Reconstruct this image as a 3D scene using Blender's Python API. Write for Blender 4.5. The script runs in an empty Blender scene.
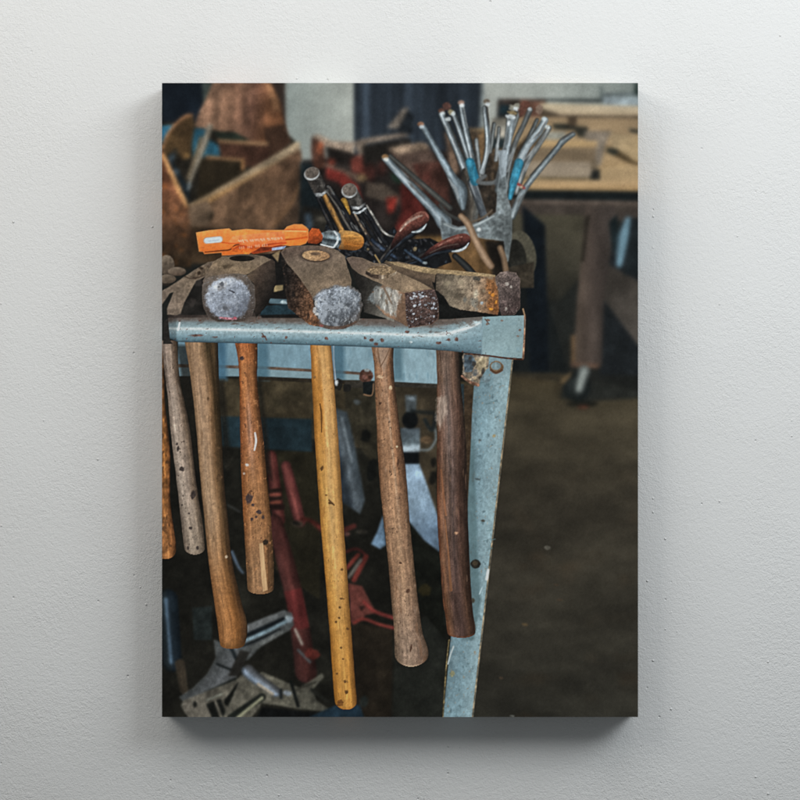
import bpy, math
import numpy as np

# ------------------------------------------------------------------ camera, world, lamps, exposure
scene = bpy.context.scene
COL = scene.collection
PX = 0.4572 / 476.0            # metres per unit of the layout grid (an 18 x 24 inch canvas)
DEPTH = 0.038                  # depth of the stretched canvas
cam_d = bpy.data.cameras.new('camera')
cam = bpy.data.objects.new('camera', cam_d)
COL.objects.link(cam)
DIST = 2.6
cam.location = (0, -(DIST + DEPTH), 0)
cam.rotation_euler = (math.radians(90), 0, 0)
cam_d.sensor_width = 36
cam_d.lens = 36 * DIST / (800 * PX)
cam_d.clip_end = 200
scene.camera = cam
world = bpy.data.worlds.new('World')
scene.world = world
world.use_nodes = True
world.node_tree.nodes['Background'].inputs[0].default_value = (0.90, 0.97, 1.0, 1)
world.node_tree.nodes['Background'].inputs[1].default_value = 0.14
scene.view_settings.view_transform = 'Standard'
scene.view_settings.look = 'None'
scene.view_settings.exposure = 0
scene.view_settings.gamma = 1


def lamp(name, loc, aim, size, power, color):
    d = bpy.data.lights.new(name, 'AREA')
    d.shape = 'RECTANGLE'
    d.size, d.size_y = size
    d.energy = power
    d.color = color
    o = bpy.data.objects.new(name, d)
    COL.objects.link(o)
    o.location = loc
    v = [aim[i] - loc[i] for i in range(3)]
    n = math.sqrt(sum(c * c for c in v))
    pitch = math.acos(-v[2] / n)
    yaw = math.atan2(v[0], -v[1]) if abs(v[0]) + abs(v[1]) > 1e-6 else 0
    import mathutils
    o.rotation_euler = mathutils.Vector(v).to_track_quat('-Z', 'Y').to_euler()
    return o


lamp('soft_light_left', (-1.9, -1.55, 1.45), (-0.5, 0, -0.3), (1.9, 1.1), 30, (1.0, 0.985, 0.935))
lamp('soft_light_right', (2.0, -1.55, 1.45), (0.8, 0, -0.35), (1.9, 1.1), 55, (0.905, 0.965, 1.0))
lamp('soft_light_top', (0.0, -1.45, 2.25), (0.0, 0, -0.3), (2.2, 0.8), 25, (1.0, 0.99, 0.98))
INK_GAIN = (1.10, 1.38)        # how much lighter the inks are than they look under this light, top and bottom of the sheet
WALL_A = (0.76, 0.75, 0.735, 1)
WALL_B = (0.79, 0.785, 0.775, 1)

# ------------------------------------------------------------------ the printed picture: pigment laid down by code
# The canvas carries a flat photographic print.  Its inks are mixed here with noise, strokes and
# outlines, in the coordinates of the sheet, and end up as the colour of the sheet's own vertices.
SS = 1.5
X0, Y0, X1, Y1 = 162.0, 83.0, 638.0, 717.0
NX, NY = int((X1 - X0) * SS) + 1, int((Y1 - Y0) * SS) + 1
GX = X0 + np.arange(NX) / SS
GY = Y0 + np.arange(NY) / SS
rng = np.random.RandomState(7)
TAB = rng.rand(512, 512)


def noise(x, y, seed=0):
    x = x + seed * 37.17
    y = y + seed * 91.73
    xi = np.floor(x).astype(int); yi = np.floor(y).astype(int)
    fx = x - xi; fy = y - yi
    fx = fx * fx * (3 - 2 * fx); fy = fy * fy * (3 - 2 * fy)
    a = TAB[yi & 511, xi & 511]; b = TAB[yi & 511, (xi + 1) & 511]
    c = TAB[(yi + 1) & 511, xi & 511]; d = TAB[(yi + 1) & 511, (xi + 1) & 511]
    return (a + (b - a) * fx) * (1 - fy) + (c + (d - c) * fx) * fy


def fbm(x, y, seed=0, octv=4):
    s = 0; a = 1.0; t = 0
    for k in range(octv):
        s = s + a * noise(x * 2 ** k, y * 2 ** k, seed + k * 3)
        t += a; a *= 0.55
    return s / t


PARTS = []          # (part key, part name, sub name or None, label or None)


def ID(key, name, sub=None, label=None):
    PARTS.append((key, name, sub, label))
    return len(PARTS)


IMG = np.zeros((NY, NX, 3))
IDM = np.zeros((NY, NX), int)
TGT = {'c': IMG, 'a': np.ones((NY, NX))}


def begin():
    TGT['c'] = np.zeros((NY, NX, 3)); TGT['a'] = np.zeros((NY, NX))


def blur1(a, s, ax):
    r = int(3 * s + 1)
    k = np.exp(-0.5 * (np.arange(-r, r + 1) / s) ** 2); k /= k.sum()
    p = [(0, 0)] * a.ndim; p[ax] = (r, r)
    b = np.pad(a, p, mode='edge')
    out = np.zeros_like(a)
    n = a.shape[ax]
    for i, w in enumerate(k):
        sl = [slice(None)] * a.ndim; sl[ax] = slice(i, i + n)
        out += w * b[tuple(sl)]
    return out


def end(sig, mott=0.0, gain=1.0):
    c, a = TGT['c'], TGT['a']
    if sig > 0:
        s = sig * SS
        c = blur1(blur1(c, s, 0), s, 1); a = blur1(blur1(a, s, 0), s, 1)
    if mott:
        xx, yy = np.meshgrid(GX, GY)
        c = c * np.exp(2.6 * mott * (fbm(xx * .07, yy * .07, 131, 5) - .5) + 0.5 * mott * (fbm(xx * .45, yy * .3, 137, 2) - .5))[..., None]
    IMG[:] = IMG * (1 - a[..., None]) + c * gain
    TGT['c'] = IMG; TGT['a'] = np.ones((NY, NX))


def put(sl, m, col, idn=None):
    c, a = TGT['c'], TGT['a']
    m3 = m[..., None]
    c[sl] = c[sl] * (1 - m3) + col * m3
    a[sl] = a[sl] * (1 - m) + m
    if idn:
        sub = IDM[sl]
        sub[m > 0.5] = idn


def region(x0, y0, x1, y1, pad=3):
    i0 = max(0, int((x0 - pad - X0) * SS)); i1 = min(NX, int((x1 + pad - X0) * SS) + 2)
    j0 = max(0, int((y0 - pad - Y0) * SS)); j1 = min(NY, int((y1 + pad - Y0) * SS) + 2)
    if i1 <= i0 or j1 <= j0:
        return None
    sl = (slice(j0, j1), slice(i0, i1))
    x, y = np.meshgrid(GX[i0:i1], GY[j0:j1])
    return sl, x, y


def catmull(P, n=6, closed=True):
    P = np.array(P, float); out = []
    N = len(P)
    rg = range(N) if closed else range(N - 1)
    for i in rg:
        if closed:
            p0, p1, p2, p3 = P[(i - 1) % N], P[i], P[(i + 1) % N], P[(i + 2) % N]
        else:
            p0, p1, p2, p3 = P[max(i - 1, 0)], P[i], P[i + 1], P[min(i + 2, N - 1)]
        for t in np.arange(n) / n:
            out.append(0.5 * ((2 * p1) + (-p0 + p2) * t + (2 * p0 - 5 * p1 + 4 * p2 - p3) * t * t + (-p0 + 3 * p1 - 3 * p2 + p3) * t ** 3))
    if not closed:
        out.append(P[-1])
    return np.array(out)


def sdf(x, y, P):
    d = np.full(x.shape, 1e9); inside = np.zeros(x.shape, bool)
    N = len(P)
    for i in range(N):
        ax, ay = P[i]; bx, by = P[(i + 1) % N]
        ex, ey = bx - ax, by - ay
        L = ex * ex + ey * ey + 1e-9
        t = np.clip(((x - ax) * ex + (y - ay) * ey) / L, 0, 1)
        d = np.minimum(d, (x - ax - t * ex) ** 2 + (y - ay - t * ey) ** 2)
        c = (ay > y) != (by > y)
        inside ^= c & (x < ax + (y - ay) / (by - ay + 1e-12) * ex)
    d = np.sqrt(d)
    return np.where(inside, -d, d)


def ramp(t, stops):
    ts = [s[0] for s in stops]
    return np.stack([np.interp(t, ts, [s[1][k] for s in stops]) for k in range(3)], -1)


def mixc(col, m, c2):
    m = m[..., None]
    return col * (1 - m) + np.array(c2, float) * m


def sstep(a, b, t):
    t = np.clip((t - a) / (b - a), 0, 1)
    return t * t * (3 - 2 * t)


def texture(col, a, b, nz, spots, seed):
    # nz: (amount, frequency along a, frequency along b); spots: (fa, fb, threshold, softness, colour, amount)
    for k, (am, fa, fb) in enumerate(nz):
        n = fbm(a * fa, b * fb, seed + 5 * k) - 0.5
        col = col * np.exp(am * 2.6 * n)[..., None]
    for k, (fa, fb, th, so, c, am) in enumerate(spots):
        n = fbm(a * fa, b * fb, seed + 50 + 7 * k, 3)
        col = mixc(col, am * sstep(th + .03, th + .06 + so * 1.8, n) * .8, c)
    return col


SEED = [11]


def poly(P, c, idn=None, smooth=False, grad=None, nz=((0.25, .12, .12), (0.2, .5, .5)), spots=(), edge=None, soft=0.45, ang=0, seed=None, bend=0, alpha=1):
    P = catmull(P) if smooth else np.array(P, float)
    r = region(P[:, 0].min(), P[:, 1].min(), P[:, 0].max(), P[:, 1].max())
    if r is None:
        return
    sl, x, y = r
    SEED[0] += 1
    sd_ = SEED[0] if seed is None else seed
    d = sdf(x, y, P)
    if bend:
        d = d + bend * (fbm(x * .35, y * .35, sd_ + 9, 3) - .5) * 2
    m = np.clip(0.5 - d / (2 * soft), 0, 1) * alpha
    if grad:
        gx0, gy0, gx1, gy1 = grad
        ex, ey = gx1 - gx0, gy1 - gy0
        t = ((x - gx0) * ex + (y - gy0) * ey) / (ex * ex + ey * ey)
        col = ramp(t, c)
    else:
        col = np.zeros(x.shape + (3,)) + np.array(c, float)
    ca, sa = math.cos(math.radians(ang)), math.sin(math.radians(ang))
    u = x * ca + y * sa; v = -x * sa + y * ca
    col = texture(col, u, v, nz, spots, sd_)
    if edge:
        for (w, ec, am) in (edge if isinstance(edge[0], (tuple, list)) else [edge]):
            col = mixc(col, am * (1 - sstep(0, w, -d)), ec)
    put(sl, m, np.clip(col, 0, 255), idn)


def ell(cx, cy, rx, ry, c, idn=None, rot=0, n=28, **k):
    a = np.linspace(0, 2 * math.pi, n, endpoint=False)
    ca, sa = math.cos(math.radians(rot)), math.sin(math.radians(rot))
    P = [(cx + rx * math.cos(t) * ca - ry * math.sin(t) * sa, cy + rx * math.cos(t) * sa + ry * math.sin(t) * ca) for t in a]
    poly(P, c, idn, **k)


def stroke(pts, wid, c, idn=None, nz=((0.2, .5, .06),), spots=(), soft=0.45, cap=True, smooth=True, alpha=1, tcol=None):
    # c: colour, or ramp across the width (-1 .. 1, left of the travel direction is -1)
    pts = np.array(pts, float)
    wid = np.array(wid if hasattr(wid, '__len__') else [wid] * len(pts), float)
    if smooth and len(pts) > 2:
        Q = catmull(np.column_stack([pts, wid]), 6, False); pts, wid = Q[:, :2], Q[:, 2]
    mw = wid.max()
    r = region(pts[:, 0].min() - mw, pts[:, 1].min() - mw, pts[:, 0].max() + mw, pts[:, 1].max() + mw)
    if r is None:
        return
    sl, x, y = r
    SEED[0] += 1
    best = np.full(x.shape, 1e9); U = np.zeros(x.shape); T = np.zeros(x.shape); Wd = np.ones(x.shape)
    L0 = 0
    for i in range(len(pts) - 1):
        ax, ay = pts[i]; bx, by = pts[i + 1]
        ex, ey = bx - ax, by - ay
        L = math.hypot(ex, ey) + 1e-9
        tr = ((x - ax) * ex + (y - ay) * ey) / (L * L)
        t = np.clip(tr, 0, 1)
        dd = np.hypot(x - ax - t * ex, y - ay - t * ey)
        w = (wid[i] + (wid[i + 1] - wid[i]) * t) / 2
        side = np.sign((x - ax) * ey - (y - ay) * ex) * -1
        if not cap:
            if i == 0: dd = np.where(tr < 0, dd + 1e3, dd)
            if i == len(pts) - 2: dd = np.where(tr > 1, dd + 1e3, dd)
        q = dd - w
        u_ = q < best
        best = np.where(u_, q, best); U = np.where(u_, side * dd / w, U); T = np.where(u_, L0 + t * L, T); Wd = np.where(u_, w, Wd)
        L0 += L
    m = np.clip(0.5 - best / (2 * soft), 0, 1) * alpha
    if isinstance(c[0], (tuple, list)):
        col = ramp(np.clip(U, -1, 1), c)
    else:
        col = np.zeros(x.shape + (3,)) + np.array(c, float)
    if tcol:
        for (t0, t1, cc, am) in tcol:
            col = mixc(col, am * sstep(t0 - 1, t0 + 1, T) * (1 - sstep(t1 - 1, t1 + 1, T)), cc)
    col = texture(col, U * Wd, T, nz, spots, SEED[0])
    put(sl, m, np.clip(col, 0, 255), idn)


def handle(rows, c, idn, yend, rb, nz, spots=(), ends=(), jit=0.3, soft=0.45, tone=None):
    # a round shaft that hangs down: rows of (y, left, right)
    R = np.array(rows, float)
    Q = catmull(R, 8, False)
    y0 = R[0, 0]
    r = region(R[:, 1].min(), y0, R[:, 2].max(), yend, 2)
    sl, x, y = r
    SEED[0] += 1; s = SEED[0]
    l = np.interp(y[:, 0], Q[:, 0], Q[:, 1])[:, None]; rr = np.interp(y[:, 0], Q[:, 0], Q[:, 2])[:, None]
    l = l + jit * (fbm(y[:, :1] * .09, y[:, :1] * 0, s, 3) - .5) * 2; rr = rr + jit * (fbm(y[:, :1] * .09, y[:, :1] * 0 + 5, s, 3) - .5) * 2
    cx = (l + rr) / 2; w = (rr - l) / 2
    k = np.clip((y - (yend - rb)) / rb, 0, 1)
    we = w * np.sqrt(np.clip(1 - k ** 2.6, 0, 1))
    u = (x - cx) / w
    m = np.clip(0.5 + (we - np.abs(x - cx)) / (2 * soft), 0, 1) * (y >= y0 - .3) * (y <= yend)
    uu = u + 0.07 * (fbm(x * .12, y * .02, s + 3, 2) - .5)
    if isinstance(c[0][1], list):        # [(y, ramp), ...]
        f = 0; ys = [q[0] for q in c]
        cols = [ramp(np.clip(uu, -1, 1), q[1]) for q in c]
        col = cols[0]
        for i in range(1, len(c)):
            t = sstep(ys[i - 1], ys[i], y)[..., None]
            col = col * (1 - t) + cols[i] * t
    else:
        col = ramp(np.clip(uu, -1, 1), c)
    col = texture(col, x - cx, y, nz, spots, s)
    for (ec, h, am) in ends:
        col = mixc(col, am * sstep(yend - h, yend, y + 3 * u * u), ec)
    put(sl, m, np.clip(col, 0, 255), idn)


def dots(lst, c, idn=None, soft=0.6):
    # small marks: irregular outlines, never clean ellipses
    for (x, y, rx, ry) in lst:
        ell(x, y, rx, ry, c, idn, n=14, soft=soft, nz=((0.25, .6, .6),), bend=min(1.6, .55 * min(rx, ry)), alpha=.88, rot=9)

# ---- far background, out of focus
K = 'printed photograph of '
i_room = ID('room', 'dim_workshop')
i_floor = ID('floor', 'workshop_floor')
i_wall = ID('pale', 'pale_workshop_wall')
i_wall2 = ID('pale2', 'pale_workshop_wall')
i_door = ID('door', 'corrugated_door', None, 'dark blue corrugated door at the back of the printed picture')
i_wbt = ID('workbench', 'workbench', 'tabletop', 'wooden workbench on wheels at the right of the printed picture')
i_wbr = ID('workbench', 'workbench', 'rail')
i_wbl = ID('workbench', 'workbench', 'leg')
i_wbc = ID('workbench', 'workbench', 'caster_wheel')
i_lum = ID('lumber', 'timber_plank')
i_tim = ID('offcut', 'timber_offcut')
i_blu = ID('bluething', 'blue_bottle')

begin()
poly([(150, 70), (650, 70), (650, 730), (150, 730)], (27, 28, 26), i_room, nz=((.35, .02, .02), (.15, .3, .3)))
poly([(162, 83), (205, 83), (200, 150), (162, 150)], (19, 25, 32), i_room, nz=((.3, .06, .03),))
poly([(202, 83), (216, 83), (204, 110)], (62, 70, 66), i_room)
poly([(264, 83), (287, 83), (287, 140), (280, 120)], (48, 38, 33), i_room)
poly([(285, 80), (354, 80), (354, 170), (286, 170)], [(0, (140, 148, 143)), (1, (163, 166, 158))], i_wall, grad=(286, 83, 354, 83), nz=((.06, .05, .05), (.05, .4, .4)))
poly([(354, 80), (482, 80), (480, 200), (354, 200)], (42, 49, 57), i_door, nz=((.55, .11, .006), (.22, .25, .03), (.12, .5, .5)), spots=((.1, .05, .58, .2, (66, 78, 90), .6),))
poly([(481, 80), (650, 80), (650, 128), (481, 128)], [(0, (168, 170, 162)), (.45, (160, 164, 157)), (1, (120, 128, 123))], i_wall2, grad=(481, 90, 640, 90), nz=((.05, .1, .1), (.04, .5, .5)))
poly([(481, 80), (484, 80), (484, 128), (479, 128)], (120, 128, 128), i_wall2)
# shelf of things behind
poly([(498, 99), (546, 99), (546, 128), (496, 126)], (52, 43, 38), i_room, nz=((.5, .15, .15),), spots=((.1, .1, .5, .1, (26, 34, 38), .9),))
poly([(520, 100), (545, 101), (545, 126), (522, 126)], (95, 66, 54), i_room, nz=((.35, .15, .15),))
poly([(500, 105), (510, 105), (508, 114), (499, 114)], (25, 40, 46), i_room)
poly([(492, 118), (508, 118), (508, 126), (492, 126)], (118, 112, 100), i_lum)
poly([(488, 127), (508, 128), (508, 138), (489, 137)], (168, 160, 145), i_lum)
poly([(469, 129), (487, 128), (486, 172), (474, 172)], (148, 120, 85), i_lum)
poly([(484, 138), (510, 138), (508, 148), (486, 148)], (34, 44, 46), i_room)
poly([(492, 150), (504, 150), (500, 172), (492, 172)], (170, 130, 85), i_lum)
poly([(545, 99), (604, 99), (604, 102.2), (545, 101)], (40, 45, 44), i_room)
poly([(600, 86), (603, 86), (603, 101), (600, 101)], (80, 88, 86), i_room)
poly([(603, 93), (640, 92), (640, 96), (603, 97)], (95, 104, 104), i_wall2)
poly([(603, 97), (640, 97), (640, 106), (603, 106)], (150, 162, 166), i_wall2)
poly([(634, 83), (640, 83), (640, 96), (634, 94)], (50, 62, 58), i_room)
poly([(540, 103), (605, 105), (640, 106), (640, 116), (560, 115), (540, 110)], [(0, (178, 160, 130)), (.5, (196, 176, 146)), (1, (170, 145, 112))], i_lum, grad=(590, 103, 590, 117), nz=((.1, .03, .3),))
poly([(540, 108), (562, 115), (640, 116), (640, 119), (560, 119), (540, 117)], (74, 62, 50), i_lum)
poly([(510, 117), (640, 118), (640, 168), (508, 172)], [(0, (146, 122, 92)), (.5, (160, 134, 100)), (1, (168, 138, 98))], i_wbt, grad=(590, 118, 590, 170), nz=((.18, .03, .2),))
poly([(552, 124), (572, 124), (575, 130), (554, 129)], (34, 36, 32), i_room)
poly([(568, 116), (577, 117), (576, 127), (568, 126)], (66, 54, 42), i_room)
poly([(572, 126), (588, 127), (588, 138), (578, 137)], (44, 43, 37), i_room)
poly([(585, 131), (612, 131), (606, 142), (601, 165), (594, 168), (594, 145), (584, 138)], (122, 110, 96), i_tim)
poly([(628, 128), (640, 130), (640, 134), (630, 132)], (60, 58, 50), i_tim)
poly([(611, 133), (640, 136), (640, 163), (612, 146)], [(0, (158, 136, 104)), (1, (172, 146, 108))], i_lum, grad=(612, 133, 635, 150), nz=((.15, .05, .3),))
poly([(606, 147), (618, 150), (640, 164), (640, 168), (616, 157), (607, 152)], (82, 66, 44), i_lum)
dots([(612, 151, 6, 3.6)], (34, 38, 34), i_lum)
poly([(538, 131), (566, 132), (566, 140), (540, 139)], (140, 138, 126), i_tim)
poly([(518, 140), (597, 141), (597, 147), (517, 147)], (180, 148, 104), i_tim, nz=((.12, .05, .4),))
poly([(517, 147), (596, 148), (595, 162), (516, 161)], (118, 100, 78), i_tim, nz=((.2, .05, .3),))
poly([(515, 161), (595, 162), (590, 178), (514, 177)], (146, 130, 110), i_tim, nz=((.12, .05, .3),))
poly([(590, 162), (597, 160), (597, 170), (591, 170)], (90, 78, 62), i_tim)
poly([(512, 176.5), (590, 177.5), (590, 180), (512, 179.5)], (96, 82, 58), i_tim)
poly([(508, 179), (600, 180), (600, 168), (640, 165), (640, 191.5), (508, 189.5)], [(0, (170, 142, 104)), (.6, (184, 150, 108)), (1, (160, 128, 86))], i_wbt, grad=(590, 178, 590, 190), nz=((.1, .02, .3),))
poly([(508, 189.5), (640, 191.5), (640, 201), (508, 199)], (19, 24, 25), i_wbr)
poly([(505, 199), (640, 201), (640, 205.5), (505, 203.5)], (92, 79, 70), i_wbr)
poly([(500, 203.5), (640, 205.5), (640, 222), (500, 216)], (64, 56, 50), i_wbr, nz=((.2, .1, .1),))
poly([(512, 214), (584, 215), (582, 275), (560, 300), (512, 300)], [(0, (70, 65, 52)), (.55, (60, 56, 46)), (1, (36, 35, 30))], i_room, grad=(550, 215, 550, 300), nz=((.15, .06, .06),))
poly([(600, 250), (640, 250), (640, 375), (600, 375)], (28, 31, 33), i_room)
poly([(604, 262), (640, 282), (640, 348), (604, 300)], [(0, (52, 47, 42)), (1, (74, 68, 62))], i_wbr, grad=(610, 270, 640, 330), nz=((.2, .1, .05),))
poly([(500, 372), (565, 374), (640, 392), (640, 730), (440, 730), (440, 372)], [(0, (68, 59, 42)), (.12, (63, 56, 43)), (.4, (54, 49, 40)), (1, (44, 42, 36))], i_floor, grad=(560, 372, 560, 717), nz=((.25, .012, .03), (.16, .05, .1), (.05, .4, .4)), spots=((.03, .05, .55, .2, (62, 48, 34), .45),))
poly([(500, 270), (528, 262), (548, 300), (568, 372), (500, 372)], (24, 27, 27), i_room, nz=((.2, .05, .05),))
poly([(522, 205), (545, 225), (549, 372), (530, 372)], (16, 21, 26), i_room)
poly([(640, 392), (565, 374), (560, 398), (580, 402), (640, 398)], (36, 37, 34), i_floor)
poly([(512, 372), (560, 376), (560, 381), (512, 377)], (48, 43, 34), i_floor)
poly([(586, 205), (617, 207), (604, 300), (602, 366), (573, 366), (577, 300)], [(0, (78, 66, 57)), (.5, (70, 60, 54)), (1, (56, 49, 45))], i_wbl, grad=(578, 300, 606, 300), nz=((.25, .1, .03),))
poly([(571, 335), (575, 335), (575, 364), (571, 364)], (96, 74, 52), i_wbl)
poly([(586, 215), (590, 215), (584, 262), (581, 262)], (36, 32, 26), i_wbl)
poly([(570, 362), (600, 364), (599, 368.5), (571, 367)], (98, 74, 60), i_wbl)
ell(577, 386, 14, 15.5, (22, 26, 26), i_wbc); ell(576, 387, 9, 10, (38, 42, 41), i_wbc, soft=2)
poly([(561, 384), (563, 377), (573, 371), (570, 377), (564, 384)], (104, 84, 58), i_wbc)
stroke([(584, 371), (579, 389)], [12, 9], [(-1, (70, 74, 72)), (0, (158, 164, 158)), (1, (60, 64, 62))], i_wbc)
ell(582, 404, 16, 2.6, (24, 24, 20), i_floor)
ell(583, 407, 6, 1.6, (84, 48, 36), i_floor)
poly([(609, 222), (617, 214), (620, 250), (612, 252)], (24, 32, 34), i_room)
stroke([(628, 220), (623, 240), (619, 264)], [7, 11, 7], [(-1, (84, 112, 126)), (0, (112, 144, 158)), (1, (70, 92, 104))], i_blu, soft=1.5)
poly([(631, 218), (640, 218), (640, 275), (624, 275)], (26, 31, 33), i_room)
end(1.9, .05)
begin()
dots([(547, 547.5, 3, 2)], (92, 88, 78)); dots([(525, 624.5, 3, 1.6)], (88, 72, 50))
dots([(556, 585, 2.4, 1.2), (501, 678, 2, 1.4), (560, 600, 3, 1)], (66, 54, 42)); dots([(512, 716, 2.4, .8)], (120, 122, 116))
end(.6)

# ---- the stuff under the rack
i_tube = ID('tube', 'steel_tube')
i_cl1 = ID('cclamp', 'corner_clamp', None, 'grey cast corner clamps piled at the bottom left of the printed picture')
i_red = ID('redp', 'red_pipe_wrench', None, 'dull red pipe handles hanging behind the hammers of the printed picture')
i_rcl = ID('redc', 'red_clamp')
i_cone = ID('cone', 'plumb_cone')
i_fun = ID('fun', 'steel_funnel', 'cone', 'pale blue steel stand behind the hammer handles of the printed picture')
i_fun2 = ID('fun', 'steel_funnel', 'neck')
begin()
poly([(162, 342), (478, 342), (470, 600), (440, 720), (162, 720)], (26, 25, 21), i_room, nz=((.35, .03, .03), (.15, .2, .2)))
poly([(205, 378), (478, 382), (474, 470), (205, 418)], (60, 52, 38), i_room, nz=((.3, .05, .05), (.15, .3, .3)))
poly([(218, 416), (312, 419), (312, 452), (218, 446)], (30, 44, 50), i_room, nz=((.3, .05, .05),))
ell(277, 404, 5, 5, (38, 34, 25), i_room, soft=3, alpha=.6); ell(292, 394, 9, 5, (44, 39, 28), i_room, soft=4, alpha=.5)
poly([(250, 450), (320, 452), (320, 600), (262, 560)], (34, 31, 22), i_room, nz=((.25, .05, .05),))
poly([(345, 384), (375, 386), (378, 470), (345, 430)], (44, 40, 31), i_room)
poly([(335, 408), (347, 412), (354, 440), (365, 500), (360, 514), (342, 502), (335, 480)], [(0, (40, 46, 52)), (.25, (84, 92, 98)), (.5, (58, 65, 70)), (1, (32, 36, 38))], i_cone, grad=(337, 450, 362, 444), nz=((.3, .2, .05),), soft=1)
stroke([(342, 418), (345, 432), (352, 462)], [2, 2.6, 1.5], (122, 132, 138), i_cone, soft=1, alpha=.8)
dots([(366, 436, 5, 6), (372, 470, 5, 12)], (15, 16, 15), i_room)
dots([(357, 402, 4, 3)], (74, 80, 82), i_room)
poly([(395, 385), (437, 386), (437, 560), (402, 480)], (58, 50, 38), i_room, nz=((.3, .06, .06),))
poly([(395, 640), (446, 600), (446, 720), (393, 720)], (32, 33, 29), i_floor, nz=((.15, .05, .05),))
poly([(345, 620), (393, 630), (391, 720), (352, 720)], (32, 27, 21), i_floor, nz=((.3, .05, .05),))
poly([(409, 520), (440, 550), (446, 640), (412, 600)], (20, 21, 17), i_room)
dots([(425, 590, 6, 6)], (46, 40, 22), i_room)
# steel funnel
poly([(405, 463), (419, 463), (426, 482), (439, 520), (440, 552), (424, 540), (408, 520)], [(0, (158, 184, 208)), (.5, (134, 156, 174)), (1, (96, 116, 136))], i_fun, grad=(408, 470, 436, 530), nz=((.12, .1, .1), (.1, .4, .4)))
poly([(383, 515), (386, 545), (380, 549), (371, 544), (377, 532)], (106, 132, 156), i_fun)
poly([(402, 451), (419, 452), (419, 464), (404, 464)], (16, 18, 20), i_fun2)
poly([(400, 428), (420, 428), (420, 452), (403, 452)], [(0, (66, 74, 80)), (.6, (84, 95, 100)), (.85, (158, 172, 180)), (1, (120, 130, 136))], i_fun2, grad=(410, 428, 410, 452))
ell(410, 420, 8, 9, (14, 16, 17), i_fun2)
poly([(405, 395), (417, 395), (416, 412), (406, 412)], (70, 76, 78), i_fun2)
dots([(411, 399, 4, 2.2)], (134, 146, 154), i_fun2)
stroke([(412, 411), (420, 412), (433, 413)], 4, (24, 28, 28), i_fun2, soft=1.2, alpha=.8)
stroke([(421, 450), (430, 449), (436, 438), (434, 425)], 2.4, (100, 106, 106), i_fun2)
stroke([(425, 420), (432, 430), (436, 415)], 4, (30, 34, 34), i_fun2)
dots([(426, 440, 6, 4)], (84, 66, 48), i_fun2)
dots([(434, 462, 3, 5), (433, 478, 4, 7)], (22, 21, 18), i_room)
# red pipes
stroke([(271, 456), (275, 490), (279, 520)], [11, 12, 12], [(-1, (62, 26, 25)), (-.1, (104, 56, 50)), (1, (42, 20, 20))], i_red)
stroke([(270, 491), (281, 490)], 4, (32, 22, 18), i_red); stroke([(270, 499), (281, 498)], 3.2, (30, 22, 18), i_red)
stroke([(270, 495), (280, 494.5)], 2, (126, 66, 52), i_red); stroke([(270, 503), (280, 502)], 2, (122, 64, 48), i_red)
stroke([(270, 507), (282, 507)], 6, (32, 20, 18), i_red)
stroke([(275, 522), (285, 560), (297, 610), (306, 672)], [15, 18, 18, 22], [(-1, (40, 22, 20)), (0, (82, 44, 40)), (.8, (70, 40, 37)), (1, (50, 30, 28))], i_red, nz=((.25, .2, .03),), tcol=[(70, 110, (96, 34, 34), .6)])
stroke([(286, 466), (293, 495), (300, 522)], [10, 12, 11], [(-1, (64, 30, 30)), (.1, (124, 66, 60)), (1, (52, 26, 26))], i_red)
dots([(297, 524, 7, 3.4)], (54, 47, 38), i_red); dots([(296, 523, 3.4, 2)], (22, 20, 18), i_red)
stroke([(302, 519), (311, 521), (322, 529)], [4, 4, 6], (74, 32, 27), i_red, soft=1.4, nz=((.5, .2, .2),))
# red clamp right of the yellow handle
stroke([(344, 530), (354, 526)], 5, (70, 34, 30), i_rcl); dots([(347, 534, 2.6, 2.4)], (104, 66, 60), i_rcl); ell(362, 532, 6, 2, (50, 46, 40), i_rcl, soft=1)
stroke([(346, 552), (357, 549), (367, 556)], 3, (58, 26, 24), i_rcl)
stroke([(347, 568), (358, 555)], 4, (94, 40, 34), i_rcl); stroke([(366, 557), (354, 580)], 5, (104, 44, 38), i_rcl)
stroke([(349, 577), (361, 560)], 3.4, (88, 82, 76), i_rcl)
poly([(347, 583), (362, 586), (372, 605), (376, 613), (366, 615), (356, 624), (350, 622), (350, 600)], (90, 48, 42), i_rcl, nz=((.3, .15, .15),))
poly([(359, 606), (366, 606), (361, 611)], (40, 26, 22), i_rcl)
stroke([(364, 602), (374, 611), (394, 618)], 3.6, (112, 46, 42), i_rcl); stroke([(354, 623), (364, 619), (378, 624), (394, 628)], 3.2, (108, 46, 40), i_rcl)
# dark tube and pile of corner clamps
stroke([(167, 600), (172, 662)], [22, 20], [(-1, (16, 22, 27)), (-.15, (34, 44, 52)), (.1, (90, 114, 136)), (.35, (36, 44, 48)), (1, (16, 19, 20))], i_tube, nz=((.1, .1, .02),))
stroke([(180, 664), (184, 690)], [10, 8], (60, 52, 42), i_tube)
poly([(192, 608), (212, 606), (212, 640), (194, 640)], (34, 39, 38), ID('jaw1', 'metal_offcut'))
poly([(214, 640), (222, 643), (238, 648), (243, 662), (236, 678), (184, 702), (179, 697), (193, 688), (207, 674), (216, 658)], [(0, (64, 66, 66)), (.5, (98, 100, 102)), (1, (80, 80, 78))], i_cl1, grad=(200, 680, 225, 700), nz=((.2, .2, .2), (.2, .7, .7)), edge=(1.2, (130, 134, 132), .5), bend=.4)
stroke([(217, 664), (236, 672)], 2.4, (22, 25, 25), i_cl1)
stroke([(231, 648), (237, 660)], 4, (28, 32, 34), i_cl1)
stroke([(188, 701), (235, 679)], 2.6, (24, 26, 24), i_cl1)
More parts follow.
